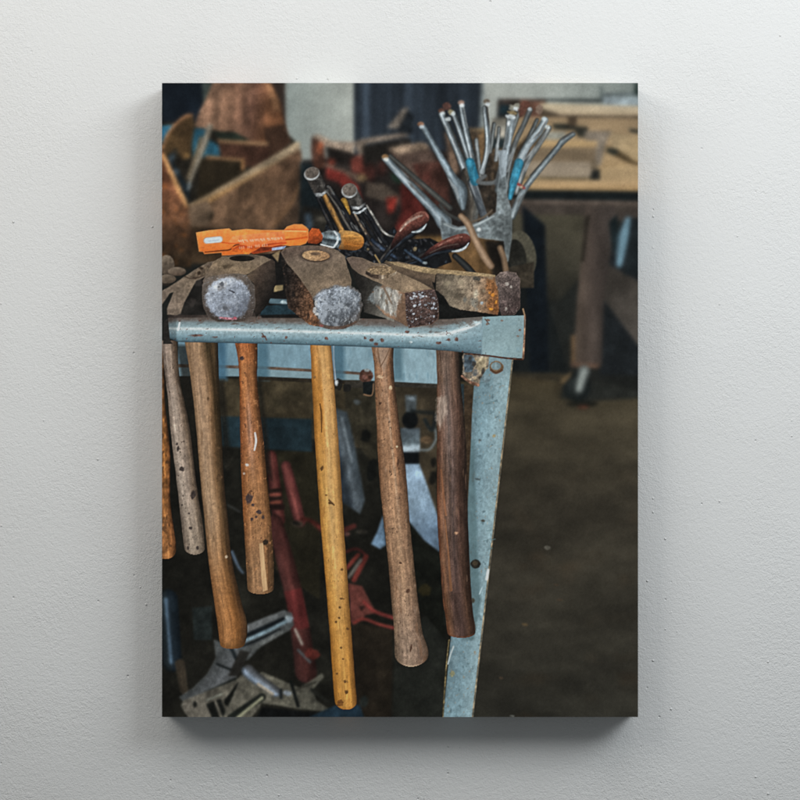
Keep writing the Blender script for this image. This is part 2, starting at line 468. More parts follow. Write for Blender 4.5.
poly([(238, 632), (248, 624), (284, 610), (292, 613), (294, 625), (290, 630), (262, 645), (248, 660), (238, 660)], (74, 76, 76), i_cl1, nz=((.25, .2, .2), (.2, .7, .7)), bend=.3)
stroke([(245, 630), (262, 622), (284, 613)], [6, 6, 5], (104, 106, 106), i_cl1, nz=((.25, .3, .3),))
stroke([(243, 637), (262, 629), (284, 618.5)], [4.5, 4.5, 3], (17, 21, 24), i_cl1)
stroke([(246, 640.5), (264, 632.5), (286, 621.5)], [3.2, 3.4, 3.4], (124, 146, 156), i_cl1, nz=((.4, .3, .1),))
stroke([(243, 646), (262, 638), (280, 629)], [2.4, 2.2, 1.6], (20, 24, 26), i_cl1)
stroke([(247, 652), (264, 642), (288, 629)], [6, 5, 3.4], (92, 94, 92), i_cl1, nz=((.25, .3, .3),))
poly([(240, 650), (250, 652), (238, 676), (228, 676)], (38, 36, 33), i_cl1)
dots([(289, 619, 4, 3.4)], (150, 164, 172), i_cl1); dots([(287, 617, 2, 1.4)], (190, 202, 206), i_cl1)
stroke([(295, 629), (302, 644)], [2.4, 3], (140, 128, 118), ID('jaw2', 'metal_offcut'))
stroke([(298, 650), (310, 662)], 2.6, (84, 88, 90), ID('jaw3', 'metal_offcut'))
dots([(312, 654, 8, 5)], (96, 40, 34), i_red)
poly([(184, 700), (236, 680), (246, 672), (250, 688), (246, 700), (224, 720), (190, 720), (181, 706)], [(0, (100, 94, 84)), (1, (84, 80, 70))], i_cl1, grad=(190, 705, 240, 690), nz=((.3, .15, .15), (.25, .6, .6)), edge=(1.2, (126, 124, 112), .5), bend=.4)
poly([(206, 704), (214, 701), (220, 718), (212, 718)], (18, 19, 17), i_cl1); poly([(216, 700), (221, 699), (227, 715), (223, 718)], (20, 21, 19), i_cl1)
dots([(195, 704, 2.4, 3)], (14, 15, 14), i_cl1)
stroke([(207, 700), (222, 694)], 1.6, (120, 122, 110), i_cl1)
stroke([(228, 702), (240, 686)], 8, (16, 17, 15), i_cl1)
poly([(240, 680), (262, 672), (300, 688), (322, 673), (324, 677), (312, 690), (316, 700), (332, 712), (300, 709), (262, 703), (250, 720), (222, 720)], [(0, (86, 82, 72)), (.5, (94, 90, 78)), (1, (66, 64, 56))], i_cl1, grad=(240, 690, 325, 700), nz=((.3, .15, .15), (.25, .6, .6)), edge=(1.1, (120, 118, 104), .5), bend=.4)
stroke([(231, 718), (262, 697)], 8, (26, 28, 25), i_cl1); stroke([(236, 719), (262, 698)], 3, (152, 150, 122), i_cl1)
stroke([(248, 671), (256, 678), (276, 692)], [13, 12, 10], [(-1, (50, 50, 50)), (-.2, (96, 100, 106)), (.4, (150, 166, 186)), (1, (60, 66, 72))], i_cl1)
stroke([(258, 684), (273, 694)], 2.6, (170, 154, 132), i_cl1)
dots([(287, 693, 4.6, 2.6)], (150, 160, 172), i_cl1)
stroke([(281, 690), (281, 698)], 3, (30, 34, 36), i_cl1)
stroke([(291, 682), (298, 706)], 3.4, (18, 20, 19), i_cl1)
stroke([(296, 690), (316, 682)], 1.6, (46, 44, 38), i_cl1); stroke([(312, 690), (328, 702)], 4, (34, 34, 30), i_cl1)
poly([(262, 707), (300, 711), (330, 714), (330, 720), (255, 720)], (14, 15, 15), i_room)
poly([(302, 720), (334, 706), (360, 705), (365, 720)], (26, 40, 50), ID('jaw4', 'metal_offcut'))
dots([(364, 702, 4, 6)], (30, 34, 32), ID('jaw5', 'metal_offcut'))
stroke([(232, 552), (238, 566), (243, 573)], [3, 2.6, 2], (92, 108, 126), ID('jaw6', 'metal_offcut'))
stroke([(226, 468), (232, 458)], 2, (44, 42, 36), ID('jaw7', 'metal_offcut')); stroke([(228, 505), (240, 512)], 2, (48, 48, 46), ID('jaw8', 'metal_offcut'))
end(1.0, .25, .98)
# ---- middle distance: wooden boxes, planes, clamps
i_brd = ID('saw', 'wooden_board')
i_box = ID('box', 'wooden_box', None, 'old brown wooden tool box at the upper left of the printed picture')
i_boxi = ID('boxin', 'box_divider')
i_bl2 = ID('blue', 'blue_rag')
i_leaf = ID('leaf', 'leather_sheath')
i_strip = ID('strip', 'steel_ruler')
i_fb = ID('fb', 'rough_wooden_post')
i_pl = ID('plane', 'wooden_plane', None, 'dark wooden plane among red tools in the printed picture')
i_rt = ID('rtool', 'red_tool')
begin()
poly([(160, 122), (275, 122), (296, 142), (300, 170), (200, 240), (160, 230)], (30, 27, 22), i_box, nz=((.5, .06, .06), (.4, .2, .2)))
poly([(214, 80), (264, 80), (271, 83), (281, 104), (284, 122), (291, 142), (266, 162), (252, 143), (232, 134), (210, 129), (195, 127), (197, 117), (206, 98)], [(0, (150, 114, 90)), (.35, (134, 98, 76)), (.62, (98, 68, 54)), (.85, (118, 76, 50)), (1, (100, 64, 42))], i_brd, grad=(200, 100, 284, 112), nz=((.3, .14, .03), (.25, .05, .08), (.12, .5, .3)), spots=((.12, .05, .56, .15, (168, 132, 106), .5), (.1, .08, .58, .15, (70, 46, 36), .5)))
poly([(265, 83), (270, 83), (278, 100), (281, 112), (274, 110), (270, 98)], (146, 104, 72), i_brd, soft=1.5, alpha=.8)
poly([(264, 128), (284, 124), (291, 142), (268, 160)], (58, 40, 30), i_brd, nz=((.2, .1, .1),))
poly([(161, 126), (178, 124), (170, 138), (162, 144)], [(0, (120, 92, 84)), (.25, (50, 104, 128)), (1, (38, 90, 118))], i_bl2, grad=(165, 124, 165, 132))
poly([(195, 128), (206, 129), (210, 140), (220, 146), (224, 156), (193, 158), (192, 140)], (36, 78, 96), i_bl2, nz=((.25, .15, .15),))
poly([(212, 131), (235, 132), (250, 140), (222, 142)], (30, 36, 30), i_box)
poly([(218, 141), (269, 143), (269, 168), (222, 166)], (62, 40, 31), i_boxi, nz=((.25, .1, .1),))
poly([(217, 139), (269, 142), (268, 146), (219, 143)], (138, 104, 74), i_boxi)
poly([(200, 158), (244, 160), (244, 190), (196, 212)], (40, 33, 23), i_boxi, nz=((.25, .1, .1),))
poly([(205, 155), (245, 158.5), (244, 162), (206, 159)], (132, 98, 68), i_boxi)
poly([(241, 159), (245, 159), (244.6, 170), (241, 171)], (140, 98, 62), i_boxi)
poly([(162, 160), (172, 160), (190, 190), (188, 208), (176, 190)], (22, 28, 32), i_box)
dots([(172, 158, 3.4, 4), (176, 172, 3.4, 4)], (54, 66, 74), i_bl2)
poly([(163, 152), (166, 136), (178, 121), (186, 115), (192, 114.5), (194, 120), (193, 136), (190, 158), (182, 160), (176, 147), (164, 158)], (72, 54, 34), i_leaf, nz=((.3, .1, .1),), smooth=False)
stroke([(163, 148), (167, 135), (178, 122), (186, 116), (192, 115)], [3, 2.6, 2.6, 3.2, 2.4], (150, 104, 70), i_leaf)
dots([(187, 155, 3, 3)], (118, 88, 52), i_leaf)
stroke([(210, 127), (203, 148), (190, 182)], [6.4, 6, 3], [(-1, (84, 78, 66)), (0, (144, 134, 118)), (1, (116, 106, 92))], i_strip)
stroke([(201, 138), (197, 152), (188, 178)], [3.4, 4, 3], (110, 96, 76), i_strip)
dots([(189, 186, 2, 5)], (104, 112, 114), i_strip)
# side and rim of the box
poly([(184, 212), (294, 148), (301, 150), (302, 160), (303, 180), (302, 206), (296, 232), (280, 262), (190, 262), (184, 240)], [(0, (98, 74, 56)), (.3, (106, 80, 60)), (.7, (92, 68, 50)), (1, (76, 56, 42))], i_box, grad=(190, 220, 300, 180), nz=((.35, .16, .04), (.25, .06, .1), (.12, .5, .5)), spots=((.2, .06, .6, .12, (140, 106, 78), .45), (.08, .08, .57, .14, (44, 34, 26), .6)), ang=12)
poly([(185, 206), (205, 196), (296, 142), (300, 142), (300, 149), (290, 155), (210, 203), (190, 212)], [(0, (164, 144, 116)), (.55, (140, 120, 95)), (1, (156, 116, 72))], i_box, grad=(236, 172, 242, 184), nz=((.18, .1, .1),))
stroke([(300, 184), (291, 204), (276, 222), (266, 240)], [2.4, 3, 2.6, 2], (112, 82, 56), i_box, soft=1.2, alpha=.8); poly([(302, 184), (303, 206), (298, 234), (272, 240), (280, 224), (294, 204)], (52, 42, 34), i_box, soft=1.5, alpha=.75, nz=((.3, .12, .12),))
poly([(184, 208), (208, 200), (214, 214), (208, 226), (190, 226)], (104, 84, 66), i_box, nz=((.3, .1, .1),), spots=((.2, .2, .6, .1, (52, 42, 32), .6),))
dots([(211, 217, 2.6, 4)], (44, 36, 26), i_box)
poly([(186, 226), (268, 232), (262, 262), (186, 264)], (56, 43, 30), i_box, nz=((.3, .1, .1),))
poly([(160, 148), (168, 160), (188, 206), (192, 240), (190, 268), (160, 268)], [(0, (96, 58, 40)), (.35, (126, 82, 56)), (.6, (78, 54, 38)), (1, (44, 34, 24))], i_fb, grad=(160, 180, 176, 262), nz=((.4, .12, .12), (.35, .4, .4)), spots=((.2, .2, .6, .08, (180, 100, 44), .7), (.15, .15, .58, .1, (28, 22, 16), .7)), bend=1)
poly([(161, 155), (164, 153), (176, 178), (188, 204), (186, 208), (176, 190)], (192, 140, 88), i_fb, nz=((.4, .3, .3),), bend=.8)
end(1.7, .2)
begin()
poly([(302, 160), (460, 150), (470, 270), (330, 262), (300, 235)], (34, 29, 27), i_pl, nz=((.4, .06, .06),))
poly([(300, 163), (316, 163), (316, 172), (340, 230), (300, 232)], (24, 31, 34), i_room)
poly([(312, 136), (318, 134), (332, 141), (354, 142), (354, 153), (340, 152), (324, 146), (314, 148)], (136, 118, 102), i_pl)
poly([(312, 137), (324, 143), (326, 166), (314, 172), (311, 150)], (70, 44, 34), i_pl)
dots([(320, 148, 3, 6)], (156, 84, 56), i_pl)
poly([(326, 146), (356, 154), (354, 166), (328, 160)], (28, 24, 22), i_pl)
poly([(325, 163), (362, 176), (362, 183), (325, 168)], (100, 80, 68), i_pl)
poly([(328, 158), (336, 160), (334, 166), (328, 164)], (96, 44, 34), i_rt)
poly([(350, 160), (362, 152), (366, 176), (352, 172)], (98, 48, 40), i_rt)
poly([(326, 167), (344, 173), (358, 186), (362, 202), (350, 196), (338, 182), (326, 178)], (120, 44, 38), i_rt, nz=((.3, .1, .1),))
poly([(354, 142), (362, 139), (408, 132), (409, 136), (366, 144), (360, 158)], (128, 112, 98), i_pl)
poly([(362, 146), (410, 138), (414, 152), (390, 158), (364, 166)], (34, 31, 28), i_pl)
poly([(387, 128), (402, 109), (408, 107), (409, 110), (398, 129)], (112, 102, 92), i_pl)
poly([(398, 129), (408, 110), (414, 116), (413, 134), (404, 134)], (28, 32, 36), i_pl)
poly([(388, 150), (424, 142), (432, 150), (442, 178), (440, 204), (420, 192), (402, 172)], (78, 62, 54), i_pl, nz=((.3, .08, .08),))
poly([(388, 148), (420, 142), (428, 144), (430, 148), (398, 155)], (126, 106, 88), i_pl)
ell(370, 172, 6, 8, (84, 42, 36), i_rt, soft=3, alpha=.7); ell(382, 168, 4, 7, (80, 42, 36), i_rt, soft=2.5, alpha=.7)
dots([(362, 178, 5, 4)], (120, 96, 66), i_pl)
poly([(366, 182), (384, 184), (400, 196), (398, 204), (382, 200), (366, 196)], (84, 72, 62), i_pl, nz=((.2, .1, .1),))
poly([(386, 198), (398, 196), (394, 212), (388, 214)], (112, 38, 31), i_rt)
poly([(399, 180), (410, 184), (426, 212), (414, 222), (404, 234), (394, 230), (402, 210)], (84, 34, 30), i_rt, nz=((.35, .1, .1),))
poly([(412, 164), (446, 160), (450, 210), (430, 206)], (64, 40, 34), i_pl, nz=((.35, .08, .08),), spots=((.08, .06, .55, .1, (80, 40, 35), .7),))
poly([(390, 172), (402, 176), (402, 186), (392, 180)], (32, 48, 38), i_rt)
poly([(444, 132), (450, 132), (460, 172), (452, 176)], (110, 88, 72), i_pl)
poly([(302, 205), (345, 215), (345, 245), (300, 232)], (34, 32, 28), i_room)
dots([(322, 219, 7, 2.2)], (84, 78, 68), i_room)
stroke([(308, 216), (309, 226)], 7, (62, 76, 88), i_room)
poly([(415, 236), (450, 236), (448, 256), (412, 262)], (118, 88, 52), i_pl, nz=((.3, .1, .1),))
poly([(462, 228), (500, 236), (502, 276), (436, 276), (440, 255)], (100, 74, 46), i_pl, nz=((.35, .1, .05),))
poly([(484, 240), (504, 240), (506, 276), (492, 276)], (28, 24, 20), i_pl)
end(1.9, .3)

# ---- spring clamps and caulk-gun rods
i_rod = [ID('rod%d' % k, 'clamp_handle') for k in range(13)]
i_body = ID('cbody', 'clamp_body', None, 'grey cast clamp body behind the hammers of the printed picture')
i_grip = ID('cgrip', 'blue_grip')
i_grip2 = ID('cgrip2', 'blue_grip')
i_dk = ID('bench', 'tool_holder')
i_stick = ID('stick', 'leather_strap')
i_ring = ID('ring', 'round_can')
begin()
ell(522, 254, 14, 24, (76, 72, 60), i_ring, rot=-12); ell(517, 256, 9, 17, (34, 33, 29), i_ring, rot=-12)
poly([(505, 268), (534, 262), (534, 288), (505, 288)], (50, 44, 36), i_ring)
poly([(470, 128), (486, 134), (492, 150), (512, 150), (536, 128), (542, 136), (520, 172), (512, 205), (498, 222), (470, 226), (458, 200)], (56, 47, 39), i_dk, soft=2.5, alpha=.86, nz=((.6, .12, .12), (.4, .4, .2)), spots=((.15, .1, .58, .1, (120, 92, 62), .5), (.2, .2, .56, .1, (24, 25, 25), .7)))
poly([(478, 134), (485, 133), (484, 165), (477, 168)], (128, 98, 66), i_dk, soft=1.5, alpha=.7)
ST = [(-1, (34, 37, 38)), (-.6, (120, 130, 134)), (-.35, (206, 214, 218)), (-.05, (120, 130, 136)), (.4, (66, 72, 74)), (1, (26, 27, 27))]
SR = [(-a, b) for a, b in ST[::-1]]
nzr = ((.3, .3, .035), (.2, .8, .3))
spr = ((.3, .03, .60, .05, (214, 220, 222), .6), (.3, .04, .60, .06, (62, 52, 44), .7))
for (p0, p1, w_) in (((456, 117), (467, 160), 4), ((494, 124), (490, 152), 4), ((519, 112), (506, 150), 4), ((537, 120), (522, 152), 4), ((476, 140), (480, 178), 4.5), ((499, 128), (496, 160), 3.6), ((556, 148), (532, 176), 3.6), ((512, 150), (506, 190), 4)):
    stroke([p0, p1], [w_, w_ + .6], [(-1, (40, 42, 42)), (-.2, (140, 146, 146)), (.2, (90, 94, 94)), (1, (34, 34, 33))], i_rod[11], nz=nzr, spots=spr)
stroke([(485, 108), (488, 140), (486, 158), (482, 172)], [5.5, 6.0, 5.5, 6.6], SR, i_rod[5], nz=nzr, spots=spr)
stroke([(530, 110), (524, 124), (515, 143), (506, 170)], [5.5, 5.1, 5.5, 5.5], [(-1, (60, 60, 58)), (0, (120, 124, 124)), (1, (52, 52, 50))], i_rod[7], nz=nzr, spots=spr)
stroke([(549, 128), (538, 146), (526, 164), (516, 192)], [5.5, 5.5, 6.6, 6.6], [(-1, (60, 62, 60)), (0, (136, 140, 140)), (1, (50, 50, 48))], i_rod[9], nz=nzr, spots=spr)
stroke([(573, 134), (563, 141), (556, 150), (541, 168), (524, 190), (512, 216)], [5.5, 6.6, 5.5, 5.5, 6.6, 7.7], [(-1, (64, 70, 72)), (.1, (136, 146, 150)), (1, (46, 48, 48))], i_rod[10], nz=nzr, spots=spr)
stroke([(518, 184), (524, 188)], 2.6, (150, 60, 56), i_rod[10]); dots([(521, 187, 1.8, 1.6)], (196, 180, 150), i_rod[10])
stroke([(453, 112), (462, 136), (470, 160)], [5.5, 6.6, 6.6], SR, i_rod[3], nz=nzr, spots=spr)
stroke([(461, 105), (466, 130), (474, 164)], [5.5, 6.0, 6.6], SR, i_rod[4], nz=nzr, spots=spr)
stroke([(442, 114), (449, 130), (458, 150), (466, 172)], [7.7, 7.7, 8.8, 8.8], SR, i_rod[2], nz=nzr, spots=spr)
stroke([(466, 172), (472, 200), (470, 225)], [8.8, 13.2, 13.2], [(-1, (76, 80, 80)), (0, (92, 84, 74)), (1, (40, 38, 36))], i_rod[2], nz=nzr, spots=spr)
stroke([(472, 182), (480, 205), (486, 222)], [8.8, 7.7, 7.7], [(-1, (58, 62, 66)), (.1, (92, 98, 104)), (1, (36, 38, 40))], i_rod[4], nz=nzr, spots=spr)
stroke([(470, 162), (475, 181)], [8.5, 9.5], [(-1, (28, 96, 124)), (0, (62, 138, 164)), (1, (32, 84, 104))], i_grip, nz=((.35, .3, .12), (.2, .8, .5)))

stroke([(485, 176), (478, 182), (492, 183), (500, 178)], 4, (96, 98, 98), i_rod[5])
stroke([(511, 118), (508, 140), (503, 166), (499, 190)], [8.8, 7.7, 8.8, 8.8], [(-1, (86, 92, 96)), (-.4, (176, 188, 194)), (.1, (112, 122, 126)), (1, (60, 64, 64))], i_rod[6], nz=nzr, spots=spr)
stroke([(505, 150), (500, 168), (496, 184)], 3.4, (84, 88, 90), i_rod[6])
stroke([(545, 120), (538, 132), (527, 146), (519, 162)], [6.6, 7.7, 7.7, 8.8], [(-1, (80, 90, 96)), (-.2, (182, 192, 196)), (.4, (120, 130, 134)), (1, (60, 64, 64))], i_rod[8], nz=nzr, spots=spr)
stroke([(519, 163), (514, 180), (510, 198)], [9, 8, 4], [(-1, (34, 108, 136)), (.1, (70, 150, 178)), (1, (38, 94, 116))], i_grip2, nz=((.35, .3, .12), (.2, .8, .5)))
# rod with the wide foot, left
stroke([(422, 125), (436, 149), (452, 177), (460, 190), (463, 208)], [5.5, 6.6, 8.8, 14.3, 5.5], [(-1, (58, 66, 70)), (-.2, (126, 140, 148)), (.2, (134, 148, 156)), (1, (60, 66, 68))], i_rod[1], nz=nzr, spots=spr)
# long rod to the body
stroke([(390, 156), (420, 182), (450, 208)], [4, 5, 6], [(-1, (36, 38, 38)), (0, (84, 84, 80)), (1, (46, 46, 44))], i_rod[0])
stroke([(385, 158), (396, 170), (414, 189), (434, 210), (444, 222)], [6.6, 7.7, 8.8, 9.9, 15.4], [(-1, (54, 60, 62)), (-.3, (120, 134, 142)), (.35, (164, 178, 186)), (1, (68, 78, 84))], i_rod[0], nz=nzr, spots=spr)
for (x, y, k, c, c2) in ((384.5, 156, 0, (150, 112, 74), (222, 222, 214)), (420, 123.5, 1, (134, 96, 74), (206, 218, 224)), (441, 110, 2, (96, 66, 56), (214, 224, 226)), (460.5, 102, 4, (138, 112, 100), (218, 226, 230)), (486, 100.8, 5, (110, 98, 84), (224, 232, 236))):
    ell(x + .6, y + .6, 3.3, 2.4, c, i_rod[k], soft=.8); ell(x + 1.6, y + 3.4, 2.3, 1.9, c2, i_rod[k], soft=.9, alpha=.85)
dots([(447, 106, 4.5, 4)], (90, 60, 52), i_rod[2]); dots([(451, 112, 3, 3)], (156, 142, 108), i_rod[3]); dots([(453, 114, 2, 2.4)], (206, 214, 216), i_rod[3]); dots([(448, 119.5, 3.2, 2.2)], (216, 222, 222), i_rod[2])
dots([(513, 108, 5, 3), (517, 106, 3, 3)], (150, 146, 132), i_rod[6]); dots([(516, 109, 3, 2), (511, 117, 5, 2.6), (509, 123, 1.6, 3)], (212, 218, 220), i_rod[6]); dots([(512, 112.6, 5, 1.6)], (150, 130, 92), i_rod[6])
dots([(525, 105, 5, 4), (521, 112, 3, 5)], (92, 58, 48), i_rod[7]); dots([(530, 109, 2.4, 2)], (176, 182, 184), i_rod[7]); dots([(539, 110, 3, 5)], (140, 116, 100), i_rod[8])
dots([(548, 127, 2.6, 2)], (214, 222, 220), i_rod[9]); dots([(544, 119, 3, 2.2)], (190, 200, 204), i_rod[8])
# the cast clamp body
poly([(500, 168), (506, 168), (507, 195), (512, 212), (512, 238), (508, 262), (506, 262), (504, 241), (486, 239), (470, 236), (462, 240), (442, 240), (440, 226), (441, 213), (446, 222), (458, 227), (474, 224), (488, 218), (496, 212), (497, 195)], [(0, (118, 128, 132)), (.5, (108, 116, 118)), (1, (96, 102, 102))], i_body, grad=(450, 215, 510, 240), nz=((.3, .1, .1), (.3, .45, .45)), spots=((.2, .2, .6, .06, (70, 72, 70), .5), (.3, .2, .62, .05, (158, 166, 168), .5)), edge=((1.4, (156, 166, 170), .6),), bend=.3)
poly([(498, 150), (507, 150), (506, 175), (500, 180)], (150, 160, 166), i_body, nz=nzr, spots=spr)
stroke([(472, 222), (484, 217), (492, 210)], 1.8, (96, 82, 68), i_body); stroke([(440, 205), (448, 214), (460, 220)], 3, (60, 60, 58), i_body)
stroke([(444, 224), (458, 229), (476, 225), (494, 216)], 1.2, (170, 178, 178), i_body)
dots([(501, 212, 3, 2)], (150, 160, 164), i_body); dots([(479, 229.5, 2, 1.8)], (230, 234, 232), i_body)
stroke([(461, 216), (468, 224), (476, 241), (484, 256), (491, 266)], [6, 7, 7, 8, 7], [(-1, (100, 76, 56)), (0, (176, 146, 118)), (.4, (160, 130, 104)), (1, (110, 86, 64))], i_stick, nz=((.15, .3, .1),))
stroke([(500, 248), (504, 260), (507, 280)], 6, [(-1, (90, 70, 52)), (0, (146, 118, 92)), (1, (84, 66, 50))], i_stick)
end(.65, .12)

# ---- bar clamps, planes' levers and screwdriver handles close behind the hammers
i_bc = ID('bar1', 'bar_clamp', 'cap', 'two black round capped bar clamps leaning behind the orange clamp of the printed picture'); i_bc2 = ID('bar1', 'bar_clamp', 'shaft')
i_bd = ID('bar2', 'bar_clamp', 'cap'); i_bd2 = ID('bar2', 'bar_clamp', 'shaft')
i_lev = ID('lever', 'lever_clamp', 'grip'); i_levb = ID('lever', 'lever_clamp', 'frame')
i_lev2 = ID('lever2', 'lever_clamp', 'grip'); i_levb2 = ID('lever2', 'lever_clamp', 'frame')
begin()
poly([(330, 214), (352, 226), (384, 236), (394, 226), (400, 240), (430, 238), (446, 246), (452, 262), (430, 270), (340, 264), (322, 236)], (24, 25, 27), i_levb, nz=((.4, .15, .15),), spots=((.2, .2, .62, .08, (70, 84, 98), .7),))
BK = [(-1, (14, 15, 16)), (-.5, (30, 31, 33)), (-.1, (20, 21, 23)), (.5, (46, 46, 48)), (1, (16, 16, 17))]
GL = ((.5, .09, .64, .05, (150, 150, 148), .7), (.4, .12, .62, .06, (84, 70, 56), .5))
stroke([(344, 201), (346.6, 213)], [7, 8], [(-1, (120, 88, 40)), (-.2, (190, 144, 58)), (1, (104, 76, 38))], i_bc2, nz=((.4, .3, .3),))
stroke([(319, 197), (327, 214), (338, 236)], [6, 7, 8], BK, i_bc2, nz=((.5, .5, .15),), spots=GL)
stroke([(324.5, 196), (332, 211), (343, 233)], [5.5, 5.5, 5], [(-1, (96, 70, 40)), (-.3, (190, 140, 78)), (.3, (168, 120, 62)), (1, (60, 44, 28))], i_bc2, nz=((.4, .5, .15),), spots=((.3, .15, .62, .05, (60, 50, 42), .7),))
stroke([(328, 189), (340, 206), (350, 224), (362, 240)], [8, 8, 9, 9], [(-1, (15, 16, 17)), (-.3, (38, 38, 40)), (.25, (24, 24, 26)), (.65, (112, 106, 98)), (1, (30, 28, 27))], i_bc2, nz=((.5, .4, .12),), spots=GL)
poly([(304.6, 176.5), (319.6, 171.5), (328.2, 189.6), (315, 195)], [(0, (30, 29, 29)), (.25, (62, 57, 53)), (.5, (44, 41, 39)), (.75, (74, 70, 66)), (1, (26, 25, 25))], i_bc, grad=(308, 186, 325, 180), nz=((.4, .35, .35),), spots=((.5, .3, .64, .05, (128, 124, 118), .6),))
poly([(313.6, 193), (316, 196.6), (322.6, 196), (328.6, 191), (328.4, 188.4), (322, 193)], [(0, (84, 86, 88)), (.5, (178, 180, 180)), (1, (70, 70, 70))], i_bc, grad=(314, 195, 328, 190), nz=((.4, .5, .5),))
ell(311.8, 173.6, 8, 6.6, [(0, (84, 80, 76)), (1, (196, 198, 198))], i_bc, rot=-18, grad=(310, 166, 311, 181)); ell(312, 172.8, 6.9, 5.4, [(0, (112, 101, 92)), (1, (86, 77, 70))], i_bc, rot=-18, grad=(308, 168, 315, 177), nz=((.25, .7, .7),))
stroke([(355, 209), (364, 226), (378, 248)], [9, 10, 11], BK, i_bd2, nz=((.5, .4, .15),), spots=((.4, .1, .58, .06, (112, 84, 58), .6),) + GL)
stroke([(354, 212), (359, 222), (366, 234)], [1.6, 2, 1.4], (128, 112, 94), i_bd2, nz=((.8, .4, .3),))
stroke([(362, 207), (371, 220), (383, 241), (392, 250)], [7, 8, 8, 8], [(-1, (15, 16, 18)), (-.2, (34, 36, 40)), (.3, (20, 21, 23)), (.7, (36, 36, 38)), (1, (15, 15, 16))], i_bd2, nz=((.5, .4, .15),), spots=GL)
stroke([(366.5, 205.5), (374, 217), (381, 229), (388, 235), (394, 237)], [2.2, 3, 2.6, 2.4, 2], [(-1, (60, 58, 56)), (0, (164, 160, 152)), (1, (50, 48, 46))], i_bd2, nz=((.9, .4, .2),))
stroke([(372, 240), (384, 250), (396, 258)], [4, 5, 4], [(-1, (24, 28, 34)), (0, (58, 72, 92)), (1, (18, 20, 24))], i_bd2, nz=((.7, .3, .2),))
poly([(341.8, 192), (357, 188.6), (365.4, 204.4), (352, 208)], [(0, (28, 27, 27)), (.25, (60, 56, 52)), (.5, (42, 40, 38)), (.75, (78, 74, 70)), (1, (26, 25, 25))], i_bd, grad=(345, 202, 363, 197), nz=((.4, .35, .35),), spots=((.5, .3, .64, .05, (128, 124, 118), .6),))
poly([(350.6, 206), (352.6, 209.6), (359, 209.4), (365.6, 205), (365.4, 202.6), (359, 206.8)], [(0, (84, 86, 88)), (.5, (178, 180, 180)), (1, (70, 70, 70))], i_bd, grad=(351, 208, 365, 204), nz=((.4, .5, .5),))
stroke([(353.6, 212.4), (359, 212.6), (366, 208)], [1.8, 2.2, 1.6], (176, 184, 188), i_bd, nz=((.7, .5, .5),))
ell(349.4, 190.6, 8, 7.4, [(0, (84, 80, 76)), (1, (200, 202, 202))], i_bd, rot=-12, grad=(348, 182, 349, 199)); ell(349.6, 189.8, 6.9, 6.2, [(0, (116, 105, 96)), (1, (90, 81, 74))], i_bd, rot=-12, grad=(345, 185, 353, 195), nz=((.25, .7, .7),))
# small hardware glinting among the clamps
for k in range(40):
    q = TAB[k, 200:206]
    x = 330 + 120 * q[0]; y = 238 + 24 * q[1]
    a_ = .5 + q[2] * 1.2
    stroke([(x, y), (x + (2 + 5 * q[3]) * math.cos(a_), y + (1 + 4 * q[3]) * math.sin(a_))], .6 + 1.2 * q[4], (50 + 80 * q[5], 50 + 76 * q[5], 54 + 74 * q[5]), i_levb, alpha=.6, soft=.7)
# levers with brown grips
stroke([(380, 262), (388, 252), (396, 243), (410, 233), (420, 226)], [5, 7, 9, 10, 9], [(-1, (22, 22, 24)), (-.3, (70, 66, 62)), (0, (30, 30, 33)), (.5, (44, 50, 58)), (1, (15, 16, 17))], i_levb, nz=((.6, .4, .15),))
poly([(393, 240), (402, 224.5), (415, 213.6), (424, 211.2), (429, 216), (427.6, 222), (418, 229), (405, 237), (391, 250)], [(0, (128, 84, 72)), (.4, (112, 64, 54)), (.75, (62, 36, 32)), (1, (28, 20, 20))], i_lev, smooth=True, grad=(404, 220, 412, 235), nz=((.3, .25, .25), (.25, .8, .8)))
stroke([(400, 231), (407, 223), (416, 217.6), (422, 215.6)], [1.4, 2.4, 2.4, 1.4], (190, 164, 148), i_lev, alpha=.75, nz=((.5, .5, .5),)); stroke([(426, 213.6), (428, 217)], 1.4, (160, 104, 92), i_lev, alpha=.7)
stroke([(412, 232), (418, 231.6), (423, 228.6), (426.4, 224)], [1.4, 3, 3, 1.2], [(-1, (90, 100, 106)), (0, (220, 230, 232)), (1, (110, 118, 124))], i_levb, nz=((.4, .5, .5),))
stroke([(404, 264), (414, 261), (424, 256), (436, 251), (452, 248)], [4, 6, 8, 9, 8], [(-1, (22, 22, 24)), (-.3, (58, 56, 54)), (0, (24, 24, 27)), (.5, (40, 46, 54)), (1, (15, 16, 17))], i_levb2, nz=((.6, .4, .15),))
poly([(424, 254), (432, 246.6), (446, 238.6), (460, 233.8), (467.6, 234.4), (470.6, 239.6), (468, 246), (458.6, 249.2), (446, 249.4), (434, 253), (420, 259)], [(0, (128, 72, 62)), (.35, (104, 56, 48)), (.7, (44, 27, 26)), (1, (22, 18, 18))], i_lev2, smooth=True, grad=(446, 236, 450, 252), nz=((.3, .25, .25), (.25, .8, .8)))
stroke([(438, 246), (450, 240), (462, 236.6)], [1, 2, 1.4], (164, 116, 102), i_lev2, alpha=.6, nz=((.5, .5, .5),)); stroke([(430, 253), (444, 246.6), (458, 244)], .9, (96, 84, 74), i_lev2, alpha=.7)
stroke([(452, 251.4), (459, 250.6), (465, 247.6), (468.6, 243)], [1.4, 2.8, 2.6, 1], [(-1, (90, 100, 106)), (0, (212, 224, 228)), (1, (110, 118, 124))], i_levb2, nz=((.4, .5, .5),))
